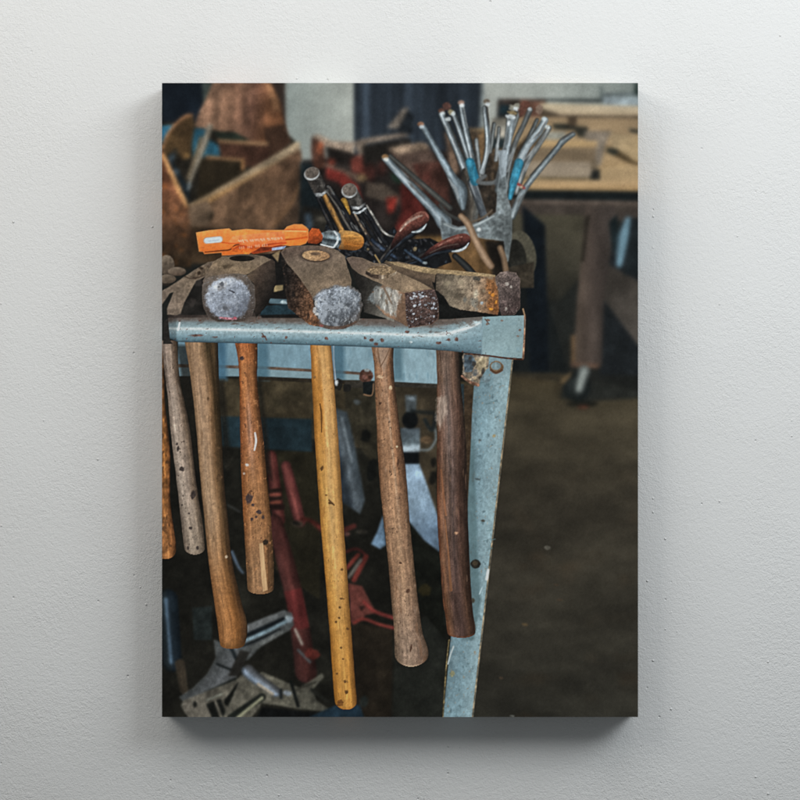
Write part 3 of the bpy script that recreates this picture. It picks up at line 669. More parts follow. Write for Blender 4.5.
stroke([(405, 250), (413, 256), (424, 263)], [4, 4.6, 4], [(-1, (18, 20, 24)), (0, (56, 70, 86)), (1, (18, 20, 22))], i_levb2, nz=((.7, .3, .2),)); dots([(425, 263, 2.4, 1.4)], (160, 172, 174), i_levb2)
stroke([(455, 256), (466, 266), (474, 275)], [6, 7, 7], [(-1, (20, 20, 20)), (0, (54, 56, 56)), (1, (22, 22, 22))], i_levb2)
stroke([(375, 255), (380, 263)], 1.2, (160, 132, 84), i_levb); dots([(368, 249, 1.4, 1.2), (415, 249, 1.6, 2.2)], (150, 130, 96), i_levb)
end(.38, .12)
# ---- screwdriver with wooden handle, orange plastic clamp
i_scr = ID('chis', 'wooden_chisel', 'handle', 'wooden handled chisel with a bright steel ring behind the orange clamp in the printed picture'); i_scf = ID('chis', 'wooden_chisel', 'ferrule')
i_or = ID('orange', 'orange_clamp', 'jaw', 'orange plastic clamp lying across the hammer heads of the printed picture'); i_orl = ID('orange', 'orange_clamp', 'label_plate'); i_orb = ID('orange', 'orange_clamp', 'barrel')
begin()
poly([(339, 231.6), (346, 230.6), (355, 232), (361.6, 235.6), (364, 240.6), (362, 247), (355, 250.4), (346, 249.6), (338, 247.4)], [(0, (206, 160, 98)), (.3, (190, 134, 70)), (.65, (164, 102, 46)), (1, (96, 60, 28))], i_scr, smooth=True, grad=(352, 230, 349, 251), nz=((.25, .1, .5), (.15, .8, .8)))
poly([(339, 232), (343, 231.6), (343.6, 249), (339, 248)], (120, 96, 66), i_scr, soft=1.4, alpha=.6)
poly([(320, 233), (328, 230.4), (336, 230.6), (340.4, 234), (341.4, 242), (338.6, 248), (331, 248), (322, 245.4)], [(0, (150, 158, 160)), (.2, (92, 100, 104)), (.42, (150, 166, 172)), (.55, (48, 54, 58)), (.75, (112, 124, 130)), (1, (40, 46, 48))], i_scf, grad=(331, 230, 328, 248), nz=((.5, .3, .2),), edge=((1, (60, 62, 62), .6),))
stroke([(334, 231.4), (337.4, 236), (337.4, 242), (334, 247)], [1.4, 2, 2.2, 1.6], (204, 216, 218), i_scf, nz=((.5, .5, .5),)); stroke([(321, 244.4), (327, 246.4), (333, 247.4)], [1.4, 2, 1.4], (216, 228, 228), i_scf)
poly([(312, 228), (319, 229), (323, 236), (322, 241), (317, 244), (308, 243), (306, 236)], [(0, (184, 88, 44)), (.5, (172, 78, 38)), (1, (118, 52, 28))], i_orb, grad=(312, 228, 314, 244), nz=((.25, .5, .5),))
poly([(250, 243), (285, 245), (283, 248), (272, 251), (254, 254), (248, 252)], (150, 62, 34), i_or)
poly([(272, 248), (286, 246), (284, 249), (272, 250.5)], (146, 160, 190), i_or)
poly([(196, 232.5), (209, 230.2), (229, 228.4), (232, 230.6), (246, 229), (262, 230), (284, 230), (287, 226.5), (294, 224.2), (302, 224.2), (306, 226.8), (308.6, 229.4), (308, 240), (306, 243.4), (300, 245.6), (290, 246), (280, 244.5), (262, 249), (252, 251), (249, 254.5), (222, 255.5), (221.5, 252.6), (204.5, 254), (203, 251.8), (199, 251.6)],
     [(0, (246, 146, 76)), (.5, (240, 132, 62)), (1, (226, 108, 44))], i_or, grad=(250, 228, 252, 254), nz=((.12, .12, .12), (.08, .6, .6)), edge=((1.0, (250, 168, 104), .6),))
poly([(233, 236), (262, 233), (284, 231), (286, 244), (262, 248), (252, 250), (246, 252), (240, 246), (228, 243)], [(0, (244, 150, 90)), (1, (226, 104, 54))], i_or, grad=(255, 232, 258, 250), nz=((.15, .3, .3),))
stroke([(222, 242.5), (235, 243.4), (246, 241)], 1.0, (206, 84, 36), i_or)
stroke([(205, 252.2), (222, 250.6), (230, 249.6), (235, 245.4), (239, 244.4)], [1, 1.2, 1.4, 1.4, 1], (96, 48, 28), i_or)
poly([(231, 247.6), (240, 244.6), (262, 247), (254, 251), (246, 254.4), (232, 251)], [(0, (214, 92, 40)), (1, (236, 118, 52))], i_or, grad=(240, 245, 240, 254))
stroke([(234, 249), (241, 246.4), (252, 248)], 1.4, (170, 66, 34), i_or)
poly([(254, 251.4), (261, 246.8), (272, 247), (268, 250.5)], (118, 48, 28), i_or)
stroke([(286, 239.6), (296, 238.8), (307, 237.2)], 1.8, (196, 88, 38), i_or)
stroke([(285, 229.6), (296, 229.4), (307, 230)], 1.2, (206, 104, 52), i_or); stroke([(285, 231), (296, 231.2), (306, 231.6)], 1, (252, 174, 110), i_or)
stroke([(263, 245.4), (276, 243.6), (286, 243)], 1.4, (176, 68, 32), i_or)
for k in range(24):                     # the worn moulded lettering: small unreadable pale marks in two rows
    x = 238.6 + k * 1.9 + .7 * TAB[k, 7]
    h = 1.0 + .8 * noise(np.array([[k * 1.7]]), np.array([[3.3]]), 4)[0, 0]
    if k % 9 != 5:
        stroke([(x, 241.8 - k * .13 - h), (x + .9 + .6 * TAB[k, 9], 241.6 - k * .13 + .8 * TAB[k, 8])], .5 + .7 * TAB[k, 5], (252, 206, 172), i_or, soft=.5, alpha=.8)
        if k % 2: stroke([(x, 240.6 - k * .13), (x + 1.1, 241.4 - k * .13 - h * .6)], .7, (250, 200, 166), i_or, soft=.5, alpha=.7)
    if k < 15 and k % 4 != 3:
        stroke([(x + 1, 248.6 - k * .22 - h * 1.1), (x + 1.2, 248.8 - k * .22)], .8, (248, 196, 164), i_or, soft=.5, alpha=.75)
stroke([(206.6, 240.6), (219.6, 239.3)], [6.6, 6.6], (176, 150, 130), i_orl)
stroke([(207, 240.6), (219.4, 239.4)], [5.4, 5.4], (206, 216, 222), i_orl, nz=((.06, .3, .3),))
stroke([(208, 241.2), (218.4, 240.2)], [.8, .8], (184, 196, 206), i_orl)
end(.3)

# ---- the rack: blue back rail, leg
i_rail2 = ID('rack', 'hammer_rack', 'back_rail', 'pale blue painted steel rack that the printed hammers hang from')
i_leg = ID('rack', 'hammer_rack', 'leg'); i_bolt = ID('rack', 'hammer_rack', 'bolt'); i_rail = ID('rack', 'hammer_rack', 'front_rail'); i_end = ID('rack', 'hammer_rack', 'end_plate')
begin()
BL = [(0, (104, 136, 152)), (1, (138, 164, 173))]
poly([(178, 340), (440, 344), (440, 384), (390, 382), (346, 379), (262, 375), (178, 375)], BL, i_rail2, grad=(180, 360, 436, 364), nz=((.1, .05, .05), (.08, .4, .2)), spots=((.3, .08, .62, .06, (100, 134, 150), .5),))
poly([(178, 364), (258, 366), (345, 371), (370, 373), (370, 376), (345, 374), (258, 369), (178, 367.5)], (92, 74, 62), i_rail2, nz=((.3, .2, .4),))
poly([(178, 367.5), (258, 369), (345, 374), (362, 375), (362, 380), (346, 380), (262, 376.5), (178, 376)], [(0, (118, 144, 154)), (1, (134, 158, 164))], i_rail2, grad=(178, 370, 362, 376), nz=((.12, .1, .1),))
for (x0, x1, c) in ((214, 226, (62, 98, 120)), (256, 268, (74, 108, 124)), (331, 344, (66, 98, 114)), (393, 402, (80, 110, 122))):
    poly([(x0, 340), (x1, 340), (x1 + 1, 380), (x0, 380)], c, i_rail2, soft=2.5, alpha=.85, nz=((.1, .1, .1),))
poly([(258, 376.5), (345, 380.4), (345, 384), (258, 380)], (44, 38, 30), i_room)
poly([(345, 380), (370, 381), (400, 382), (440, 384.4), (440, 388), (400, 387), (345, 388)], (50, 46, 40), i_room)
dots([(338, 384, 5, 6), (347, 388, 4, 4)], (28, 27, 25), i_room)
stroke([(333.5, 344), (334, 362), (336, 384)], [.9, .8, 1.2], (178, 182, 190), i_rail2); dots([(336.5, 383, 1.8, 2.6)], (206, 210, 212), i_rail2)
ell(366, 376, 7, 7, (84, 56, 46), i_bolt, nz=((.5, .3, .3),), bend=.8); dots([(364, 377, 2.4, 2)], (124, 84, 74), i_bolt); dots([(367, 370, 3, 1.6)], (150, 160, 160), i_bolt); dots([(370, 377, 2, 2)], (60, 38, 30), i_bolt)
poly([(363, 382), (373, 381), (374, 395), (371, 396), (363, 393)], (24, 28, 28), i_bolt); stroke([(364, 394.6), (372, 395), (373.5, 384)], 1.3, (128, 96, 70), i_bolt)
end(.4)
begin()
poly([(476, 352), (513.5, 357), (472.8, 720), (443, 720), (451, 636), (473, 400)],
     [(0, (106, 130, 138)), (.3, (120, 147, 156)), (.65, (138, 162, 168)), (1, (134, 156, 158))], i_leg, grad=(462, 500, 506, 504), nz=((.12, .05, .03), (.12, .4, .3), (.08, .9, .9)), spots=((.25, .18, .66, .06, (78, 98, 104), .7), (.5, .35, .7, .05, (150, 124, 96), .7), (.1, .05, .6, .1, (160, 180, 184), .35)), bend=.15)
poly([(466, 440), (474, 440), (478, 560), (481, 600), (474, 640), (462, 640), (462, 560)], (84, 108, 112), i_leg, soft=1.6, alpha=.75, nz=((.15, .1, .1),), spots=((.2, .1, .6, .1, (70, 66, 54), .5),))
stroke([(512.8 - .1121 * (yy - 357), yy) for yy in (358, 384, 424, 462, 520, 570, 612, 668, 718)], [1.1, 1.2, 1.2, 1.3, 1.2, 1.3, 1.2, 1.2, 1.2], (128, 108, 82), i_leg, nz=((.7, .5, .3),))
stroke([(449, 640), (446, 670), (443, 717)], 1.2, (110, 96, 66), i_leg, nz=((.7, .5, .3),))
ell(475.5, 564, 5, 4.6, (42, 40, 34), i_leg, bend=.5, nz=((.4, .4, .4),)); ell(475, 563.4, 2.6, 2.2, (60, 52, 40), i_leg)
stroke([(488, 570), (486.6, 579)], [2.6, 3], (206, 212, 210), i_leg); stroke([(453.4, 646.5), (450, 656), (448, 664)], [1.6, 1.4, 1.2], (196, 206, 206), i_leg); stroke([(482, 588), (479.5, 594)], 1, (176, 194, 198), i_leg)
dots([(483, 520.8, 2.4, 1.2)], (58, 50, 40), i_leg); dots([(477, 479, 2.6, 1), (480, 440, 1.4, 1)], (74, 84, 86), i_leg); dots([(494, 436, 1.4, 1.6)], (156, 136, 96), i_leg)
dots([(452, 674, 2.4, 3)], (130, 126, 94), i_leg); dots([(466, 481.5, 1.4, 1.6)], (196, 208, 208), i_leg); dots([(473, 601, 1.8, 2.6)], (64, 54, 40), i_leg)
for (x, y) in ((487, 531), (484, 541), (491, 540), (488, 549), (480, 383), (497, 384), (491, 402), (486, 404)):
    stroke([(x, y), (x + 4, y - .8)], .9, (92, 116, 120), i_leg, alpha=.8)
# weld and pipe stub
poly([(463, 353), (489, 356), (488, 368), (482, 376), (478, 386), (472, 384), (463, 374)], (122, 108, 92), i_leg, nz=((.6, .2, .2), (.4, .6, .6)), spots=((.25, .25, .52, .08, (70, 80, 88), .8), (.3, .3, .6, .06, (176, 156, 120), .7)), bend=1.4)
poly([(464, 354), (472, 354), (476, 362), (472, 372), (464, 372)], (72, 84, 92), i_leg, bend=1, nz=((.6, .3, .3),), soft=.8)
poly([(478, 358), (488, 357), (486, 368), (480, 374), (476, 366)], (158, 142, 114), i_leg, bend=1.2, nz=((.5, .3, .3),), soft=.8)
dots([(474, 364, 2, 3), (470, 358, 1.6, 2), (480, 378, 2, 2), (483, 371, 1.4, 3)], (58, 54, 50), i_leg)
stroke([(462, 376), (470, 382), (478, 385)], [2, 3, 3.4], (124, 90, 72), i_leg, nz=((.6, .4, .4),))
dots([(486, 379, 5, 4)], (112, 130, 136), i_leg)
ell(496.5, 367, 7, 6, (110, 84, 58), i_leg, bend=.4, nz=((.4, .5, .5),)); ell(496, 366, 5, 4, (126, 146, 150), i_leg)
stroke([(491, 370), (496, 373), (502, 370)], 2.2, (84, 58, 42), i_leg)
poly([(463, 384), (473, 386), (471, 440), (467, 520), (462, 600), (460, 560)], (58, 46, 34), i_room)
poly([(459, 384), (464, 384), (464, 420), (459, 420)], (38, 48, 52), i_room)
end(.35)
# ---- hammer handles
def ham(key, name, label):
    return ID(key, name, 'handle', label), ID(key, name, 'head')


ha, hah = ham('h0', 'claw_hammer', 'worn claw hammer at the far left of the printed picture, with an orange brown shaft')
hb, hbh = ham('h1', 'sledge_hammer', 'silver faced sledge hammer under the orange clamp, with a pale worn shaft')
hd, hdh = ham('h2', 'sledge_hammer', 'sledge hammer hanging on a short orange brown shaft')
he, heh = ham('h3', 'sledge_hammer', 'largest sledge hammer, in the middle, with a long yellow shaft')
hf, hfh = ham('h4', 'sledge_hammer', 'square faced sledge hammer with white paint on its cheek and a pale brown shaft')
hg, hgh = ham('h5', 'sledge_hammer', 'rust brown sledge hammer at the right end with a dark brown shaft')
i_ahn = ID('ha2', 'hammer_shaft', None, 'orange brown hammer shaft cut by the left edge of the picture')
hc = ID('hc', 'hammer_shaft', None, 'long dusty shaft second from the left')
begin()
# dark gaps and cast shade the print shows beside the shafts
for P in ([(176, 345), (190, 345), (204, 470), (198, 470)], [(216, 380), (224, 380), (232, 470), (226, 470)], [(257, 378), (262, 378), (272, 480), (266, 470)]):
    poly(P, (26, 24, 20), None, soft=2, alpha=.7)
handle([(342, 156, 164.5), (400, 156, 165), (450, 156, 170), (500, 156, 170.5), (530, 156, 174), (545, 156, 176), (560, 156, 175)],
       [(345, [(-1, (60, 40, 24)), (.3, (96, 64, 36)), (1, (36, 26, 18))]), (455, [(-1, (104, 68, 36)), (.2, (160, 102, 52)), (.8, (98, 60, 32)), (1, (50, 32, 20))]), (540, [(-1, (124, 80, 46)), (.2, (164, 106, 60)), (.7, (118, 74, 42)), (1, (56, 34, 20))])],
       i_ahn, 559, 9, ((.3, .5, .05), (.35, .25, .2)), ((.25, .12, .58, .08, (54, 36, 24), .7),))
handle([(341, 161, 177), (380, 165.5, 180), (400, 168, 184), (430, 170.5, 190), (480, 176.5, 196), (520, 181, 202), (545, 184, 204.5), (555, 186, 204)],
       [(341, [(-1, (88, 74, 64)), (-.5, (150, 130, 116)), (.1, (146, 126, 110)), (.6, (92, 74, 60)), (1, (44, 36, 28))]), (480, [(-1, (110, 96, 84)), (-.5, (168, 150, 134)), (.1, (156, 136, 120)), (.65, (118, 98, 80)), (1, (56, 46, 38))]), (550, [(-1, (96, 82, 70)), (-.4, (156, 138, 120)), (.2, (150, 132, 114)), (.7, (116, 100, 84)), (1, (70, 58, 48))])],
       hb, 554.5, 7, ((.2, .5, .05), (.15, .3, .3), (.1, .9, .9)), ((.45, .3, .68, .05, (60, 48, 42), .8), (.2, .04, .6, .1, (176, 158, 142), .4)), ends=(((120, 104, 88), 5, .4),))
dots([(181.5, 469, 2.6, 2.2), (178, 449, 1.3, 3), (193, 495, 2.6, 5), (189, 513.5, 1.1, 1.1), (190.6, 528, 1.6, 1.6), (197.6, 548, 1.4, 2), (188, 548, 1.2, 1.6), (177, 444, 1, 1.2), (182, 505, 1, 1)], (52, 44, 42), hb)
handle([(341, 184.6, 218), (380, 191, 219), (430, 196.5, 221.5), (480, 200.5, 224), (520, 204.5, 228), (560, 208.5, 232), (600, 214, 241), (620, 217, 246.5), (635, 219, 247), (650, 221, 243)],
       [(341, [(-1, (116, 88, 62)), (-.6, (160, 126, 96)), (-.15, (164, 130, 98)), (.05, (120, 92, 66)), (.3, (52, 42, 28)), (.75, (72, 56, 38)), (1, (34, 28, 22))]),
        (400, [(-1, (124, 96, 70)), (-.5, (172, 138, 108)), (0, (168, 132, 100)), (.3, (130, 96, 66)), (.6, (58, 44, 28)), (1, (34, 28, 20))]),
        (500, [(-1, (112, 84, 58)), (-.5, (168, 136, 106)), (0, (160, 126, 94)), (.35, (124, 92, 62)), (.7, (70, 52, 34)), (1, (40, 30, 22))]),
        (620, [(-1, (110, 70, 38)), (-.4, (174, 118, 70)), (0, (158, 104, 58)), (.4, (112, 72, 38)), (.8, (78, 52, 32)), (1, (48, 34, 22))])],
       hc, 649, 5, ((.2, .45, .03), (.12, .3, .3), (.08, .9, .9)), ((.4, .06, .62, .08, (96, 70, 46), .45),), ends=(((96, 62, 32), 8, .6),))
dots([(226.6, 556.8, 1.4, 1.4)], (216, 190, 160), hc); dots([(218, 448, 2, 1), (219, 478, 3, 4), (208, 399, 1, 2)], (84, 62, 42), hc)
handle([(341, 234.6, 257.6), (360, 238, 257.4), (380, 239.4, 257.2), (405, 239.8, 259.5), (430, 240, 262.5), (480, 241.6, 267), (520, 243.6, 271), (560, 246, 273.4), (580, 247, 274), (594, 248, 273)],
       [(341, [(-1, (96, 52, 28)), (-.5, (178, 104, 60)), (.1, (170, 98, 54)), (.6, (116, 66, 36)), (1, (50, 32, 20))]),
        (372, [(-1, (120, 62, 28)), (-.6, (188, 122, 72)), (-.1, (166, 106, 64)), (.5, (140, 90, 54)), (.8, (90, 54, 30)), (1, (48, 30, 20))]),
        (430, [(-1, (110, 60, 30)), (-.5, (152, 96, 60)), (-.1, (170, 124, 98)), (.2, (144, 94, 62)), (.6, (132, 84, 50)), (1, (60, 38, 24))]),
        (500, [(-1, (120, 70, 36)), (-.5, (168, 114, 72)), (.1, (162, 112, 72)), (.6, (142, 96, 60)), (1, (72, 46, 26))]),
        (580, [(-1, (96, 68, 44)), (-.5, (160, 118, 82)), (.1, (156, 116, 82)), (.5, (128, 90, 58)), (1, (60, 44, 30))])],
       hd, 594, 6, ((.2, .45, .04), (.15, .3, .3), (.1, .9, .9)), ((.3, .2, .66, .06, (220, 150, 96), .5), (.35, .2, .68, .05, (74, 48, 36), .8)), ends=(((110, 82, 56), 5, .4),))
stroke([(255, 433), (256, 441), (254.5, 450)], [1.6, 2, 1.6], (216, 218, 218), hd); dots([(247, 465, 1.6, 1.4)], (220, 214, 208), hd); dots([(244, 473.5, 1, 1)], (206, 190, 176), hd)
dots([(249, 499, 3.4, 5), (253, 505, 1.4, 1.4), (259, 512, 2.6, 2.2), (252, 519, 1.6, 1.6), (263, 517, 1.6, 2), (256, 517, 1.2, 1.2), (242, 358, 2, 2)], (62, 52, 54), hd)
poly([(259, 543.5), (263, 543), (264.6, 560), (267.6, 590), (263, 591.6), (261, 570)], [(0, (206, 164, 118)), (1, (196, 156, 112))], hd, grad=(260, 545, 266, 590), nz=((.15, .5, .05),))
dots([(265.5, 541.5, 2.6, 3)], (40, 34, 28), hd); stroke([(268, 546), (269, 588)], 1.2, (84, 58, 36), hd, alpha=.7)
handle([(343, 310.2, 331), (400, 312.8, 335.4), (460, 316.2, 339.8), (520, 320.4, 343.4), (580, 325.4, 347.6), (640, 330.2, 352), (680, 333, 355), (700, 334.6, 356.8), (710, 337, 356)],
       [(343, [(-1, (120, 78, 32)), (-.7, (192, 130, 66)), (0, (212, 160, 98)), (.6, (198, 146, 84)), (1, (112, 76, 40))]),
        (400, [(-1, (140, 88, 34)), (-.6, (188, 126, 56)), (-.2, (176, 118, 54)), (.05, (216, 166, 104)), (.6, (206, 154, 92)), (1, (120, 82, 42))]),
        (500, [(-1, (140, 92, 36)), (-.6, (200, 146, 74)), (0, (214, 166, 102)), (.5, (200, 148, 84)), (1, (118, 80, 38))]),
        (700, [(-1, (124, 78, 26)), (-.5, (196, 134, 58)), (0, (206, 146, 70)), (.5, (190, 130, 58)), (1, (96, 60, 26))])],
       he, 709.6, 9, ((.14, .45, .03), (.1, .3, .2), (.06, .9, .9)), ((.35, .05, .66, .06, (150, 98, 44), .6), (.5, .25, .74, .04, (110, 76, 44), .6)), ends=(((150, 96, 40), 4, .5),))
dots([(340, 607.4, 1.5, 1.3), (339, 618, 1.4, 1.2), (348, 629, 1.6, 1.4), (341, 647.6, 1.2, 1.2), (337, 673.6, 1.2, 1), (345, 681.6, 1.4, 1.4), (346.4, 692, 1.6, 2), (342, 569.5, 1.3, 1.2), (342, 598.6, 2.6, 1), (322, 468.5, 1.3, 2.6), (331, 503, 2.6, 1.4), (326, 495, 1.2, 1), (343, 659, 1, 1), (336, 622, 1, 1)], (86, 58, 32), he)
stroke([(320, 404), (321.5, 415), (321.6, 432)], [1.2, 1.6, 1.2], (96, 62, 30), he); stroke([(329, 500), (334, 505)], 1.4, (90, 62, 36), he); dots([(340, 703, 3, 3)], (104, 64, 30), he); dots([(314.6, 377, 1.8, 1.4)], (134, 96, 54), he)
handle([(345, 371, 394), (362, 374, 393.4), (380, 374.6, 394.4), (430, 377, 400), (450, 377.6, 403), (480, 379.6, 406.6), (520, 383.4, 409.6), (560, 388, 413.6), (600, 391.4, 418), (630, 394, 422), (646, 394.6, 427), (656, 395, 428), (667, 399, 423)],
       [(345, [(-1, (116, 82, 58)), (-.5, (160, 118, 88)), (0, (164, 126, 100)), (.5, (132, 94, 68)), (.8, (74, 52, 38)), (1, (44, 34, 26))]),
        (450, [(-1, (100, 68, 46)), (-.6, (152, 112, 82)), (.05, (164, 122, 90)), (.15, (186, 148, 116)), (.35, (148, 106, 76)), (.7, (122, 86, 62)), (1, (60, 42, 32))]),
        (560, [(-1, (98, 72, 52)), (-.6, (152, 116, 88)), (0, (164, 128, 98)), (.5, (146, 112, 86)), (1, (74, 56, 42))]),
        (660, [(-1, (96, 78, 62)), (-.5, (150, 124, 104)), (0, (150, 124, 104)), (.6, (120, 96, 80)), (1, (72, 56, 44))])],
       hf, 666.6, 10, ((.2, .45, .04), (.16, .3, .3), (.12, .9, .9)), ((.3, .06, .6, .08, (118, 84, 60), .5), (.5, .3, .7, .04, (70, 52, 42), .8), (.25, .12, .66, .08, (188, 158, 134), .35)), ends=(((196, 164, 134), 2.2, .8),))
poly([(376, 347), (391, 347), (388, 358), (384, 372), (380, 364), (376, 356)], (164, 140, 122), hf, soft=1.4, nz=((.15, .4, .1),), alpha=.6)
poly([(378, 346), (382, 372), (379, 362), (376.5, 352)], (100, 72, 52), hf, alpha=.6); stroke([(381, 366), (386, 357), (390, 348)], 1, (104, 76, 56), hf, alpha=.7)
dots([(380, 377, 3, 1.4), (390.5, 388, 1.8, 2), (397, 446.6, 1.1, 1)], (214, 180, 144), hf); dots([(380, 403.5, 1.2, 1.4), (398, 463, 1, 4), (400.5, 563, 1.6, 1), (408, 591, 1.6, 2), (411, 648, 1.2, 4)], (76, 52, 40), hf)
handle([(349, 436, 459), (380, 437, 460.4), (430, 437, 465.4), (480, 437, 467), (520, 437.4, 468), (560, 440, 469.6), (600, 443, 472), (615, 445.4, 473.4), (630, 447, 475.4), (640, 449, 474)],
       [(349, [(-1, (84, 62, 48)), (-.5, (116, 94, 80)), (0, (104, 84, 72)), (.5, (84, 64, 52)), (1, (34, 28, 24))]),
        (420, [(-1, (76, 48, 34)), (-.7, (106, 78, 64)), (-.2, (116, 98, 90)), (.2, (112, 86, 74)), (.6, (78, 56, 46)), (1, (32, 26, 22))]),
        (500, [(-1, (74, 42, 28)), (-.75, (120, 82, 60)), (-.45, (100, 74, 60)), (0, (94, 76, 70)), (.4, (84, 60, 50)), (1, (34, 26, 22))]),
        (620, [(-1, (84, 50, 32)), (-.75, (116, 80, 58)), (-.4, (84, 62, 54)), (.1, (78, 58, 52)), (.6, (74, 52, 40)), (1, (40, 28, 22))])],
       hg, 638, 6, ((.28, .4, .03), (.18, .25, .12), (.12, .9, .9)), ((.4, .05, .62, .08, (56, 42, 36), .6), (.4, .06, .68, .05, (140, 106, 82), .4)), jit=.3, ends=(((110, 66, 44), 3, .6),))
poly([(437, 398), (446, 396), (447, 412), (440, 430), (436, 420)], (178, 158, 142), hg, soft=2, alpha=.75, bend=1.5, nz=((.4, .4, .1),)); dots([(456, 533, 2, 1.6)], (190, 144, 112), hg); stroke([(445, 520), (448, 550), (451, 590)], [1.4, 1.6, 3], (150, 98, 62), hg, alpha=.6); stroke([(441, 470), (444, 500), (446, 515)], 2, (164, 104, 68), hg, alpha=.5)
end(.22)

# ---- front rail
begin()
RB = [(0, (98, 86, 80)), (.2, (112, 108, 104)), (.3, (126, 142, 146)), (.42, (146, 168, 174)), (.52, (214, 224, 224)), (.6, (158, 180, 186)), (.78, (124, 152, 162)), (.93, (88, 114, 124)), (1, (52, 68, 76))]
xs = [168, 178, 200, 260, 340, 420, 450, 484]
top = [318, 314.5, 314.5, 316, 318, 320, 319, 316.5]
bot = [338, 342, 342.4, 343.6, 346, 349, 351, 354.6]
P = [(x, t) for x, t in zip(xs, top)] + [(x, b) for x, b in zip(xs[::-1], bot[::-1])] + [(166.6, 330)]
Pa = np.array(P)
sl, x, y = region(166, 312, 486, 356)
d = sdf(x, y, P)
tt = np.interp(x[0], xs, top)[None, :]; bb = np.interp(x[0], xs, bot)[None, :]
v = (y - tt) / (bb - tt)
rise = sstep(435, 484, x) * .36                      # the tube flattens towards the end plate
col = ramp(v + rise * (1 - v) * 1.35, RB)
col = mixc(col, sstep(445, 484, x) * .45, (128, 152, 160))
hy = np.interp(x, [430, 450, 466, 478, 483], [334.5, 332.5, 329, 324, 320.5])
col = mixc(col, np.exp(-((y - hy) / 1.3) ** 2) * sstep(425, 440, x) * (1 - sstep(476, 484, x)) * .8, (222, 230, 230))
col = mixc(col, (1 - .85 * sstep(425, 450, x)) * .7 * sstep(.54, .70, fbm(x * .09, y * .35, 71) + .55 * (.16 - v)), (92, 70, 60))
col = mixc(col, .8 * (1 - sstep(.10, .24, v + .16 * (fbm(x * .2, y * .2, 75) - .5) * 2)), (96, 84, 76))
col = texture(col, x, y, ((.08, .04, .3), (.10, .5, .5)), ((.25, .5, .735, .03, (96, 60, 50), .9), (.6, .6, .76, .03, (60, 66, 70), .8)), 81)
col = col * (1 - .25 * sstep(.0, .25, -(x - 178) / 12))[..., None]
put(sl, np.clip(.5 - d / .9, 0, 1), np.clip(col, 0, 255), i_rail)
poly([(164, 322), (168, 318), (170, 340), (173, 344), (163, 344)], (40, 38, 36), i_rail)
for (xx, yy, w, h) in ((196, 335.4, 9, 1.0), (264, 336.6, 2.6, 1.2), (286, 337.5, 1.5, 1.6), (326.5, 338.6, 2, 1.4), (372, 340, 2.6, 1.8), (382, 340, 2, 2), (376, 344, 2, 1.2), (438, 343, 2.4, 1), (448.6, 339.6, 1.5, 1.1), (456.6, 339.6, 1.5, 1.8), (407, 332, 2, 1.2), (365, 338, 1.4, 1.2), (440, 342.6, 1.2, 1), (215, 337, 3, .8)):
    ell(xx, yy, w, h, (98, 64, 54), i_rail, n=12, bend=1.1, soft=.6, alpha=.85, nz=((.5, .5, .5),))
stroke([(262, 333.5), (265, 337), (266.6, 340)], 1.1, (92, 60, 50), i_rail); stroke([(179.6, 323), (178, 330)], 1.8, (226, 232, 232), i_rail)
dots([(411, 342, 1.6, 1.2)], (190, 204, 206), i_rail)
# end plate
poly([(482.6, 317), (500, 316), (524.6, 315.4), (525.6, 320), (523.6, 358.6), (505, 357.2), (482, 354.4)], [(0, (134, 160, 166)), (.5, (142, 166, 170)), (1, (132, 154, 156))], i_end, grad=(484, 320, 522, 356), nz=((.08, .05, .05), (.07, .5, .5)), spots=((.3, .3, .72, .04, (100, 112, 112), .7), (.12, .12, .62, .1, (120, 150, 164), .4)), bend=.2)
stroke([(466, 354), (482, 355), (505, 358), (523, 359.4)], [1.2, 1.6, 1.8, 1.8], (72, 46, 34), i_end, nz=((.5, .3, .3),))
stroke([(524.8, 316), (524.4, 335), (523.2, 358)], [1.6, 1.5, 2.2], (150, 112, 88), i_end, nz=((.6, .4, .3),)); stroke([(523, 309), (524.6, 315)], 1.4, (150, 120, 92), i_end)
stroke([(482.5, 319), (482, 336), (481.6, 354)], 1, (120, 142, 150), i_end); dots([(488, 320, 2, 1.2), (487, 324, 1.4, 1.4), (520, 330, 1.2, 1.2), (502, 320.6, 1.4, .7), (518, 336, 1.4, .8)], (112, 84, 70), i_end)
stroke([(485, 319), (489, 324)], 1, (96, 72, 62), i_end)
end(.22)

# ---- hammer heads
i_stn = ID('stones', 'worn_tool_end')
begin()
poly([(168, 314), (280, 312), (284, 316), (168, 318)], (54, 46, 42), i_rail, alpha=.9)
poly([(180, 290), (210, 272), (206, 315), (178, 315)], (32, 30, 28), hah, nz=((.3, .1, .1),), spots=((.12, .1, .58, .1, (74, 66, 62), .6),))
poly([(256, 255), (286, 252), (300, 300), (318, 318), (262, 318), (252, 300)], (26, 25, 24), None)
poly([(274, 285.5), (283, 285), (283, 290), (274, 292)], (150, 130, 92), hbh); stroke([(271, 301), (288, 302)], 5, (84, 106, 116), hbh); dots([(284, 302.4, 4, 1.6)], (180, 196, 200), hbh); poly([(263, 306), (292, 304), (304, 314), (260, 315)], (34, 52, 60), hbh)
poly([(272, 255), (280, 250), (278, 262)], (140, 118, 86), hbh)
ell(166.5, 265, 8, 10, [(0, (124, 108, 92)), (1, (74, 62, 52))], i_stn, grad=(164, 258, 172, 276)); ell(177, 271.5, 9, 4.4, [(0, (126, 110, 94)), (1, (74, 60, 50))], i_stn, grad=(176, 267, 178, 276))
ell(167, 279, 9, 4.6, [(0, (124, 108, 92)), (1, (84, 70, 58))], i_stn, grad=(166, 275, 168, 284)); dots([(165, 284.5, 5, 1)], (44, 36, 30), i_stn)
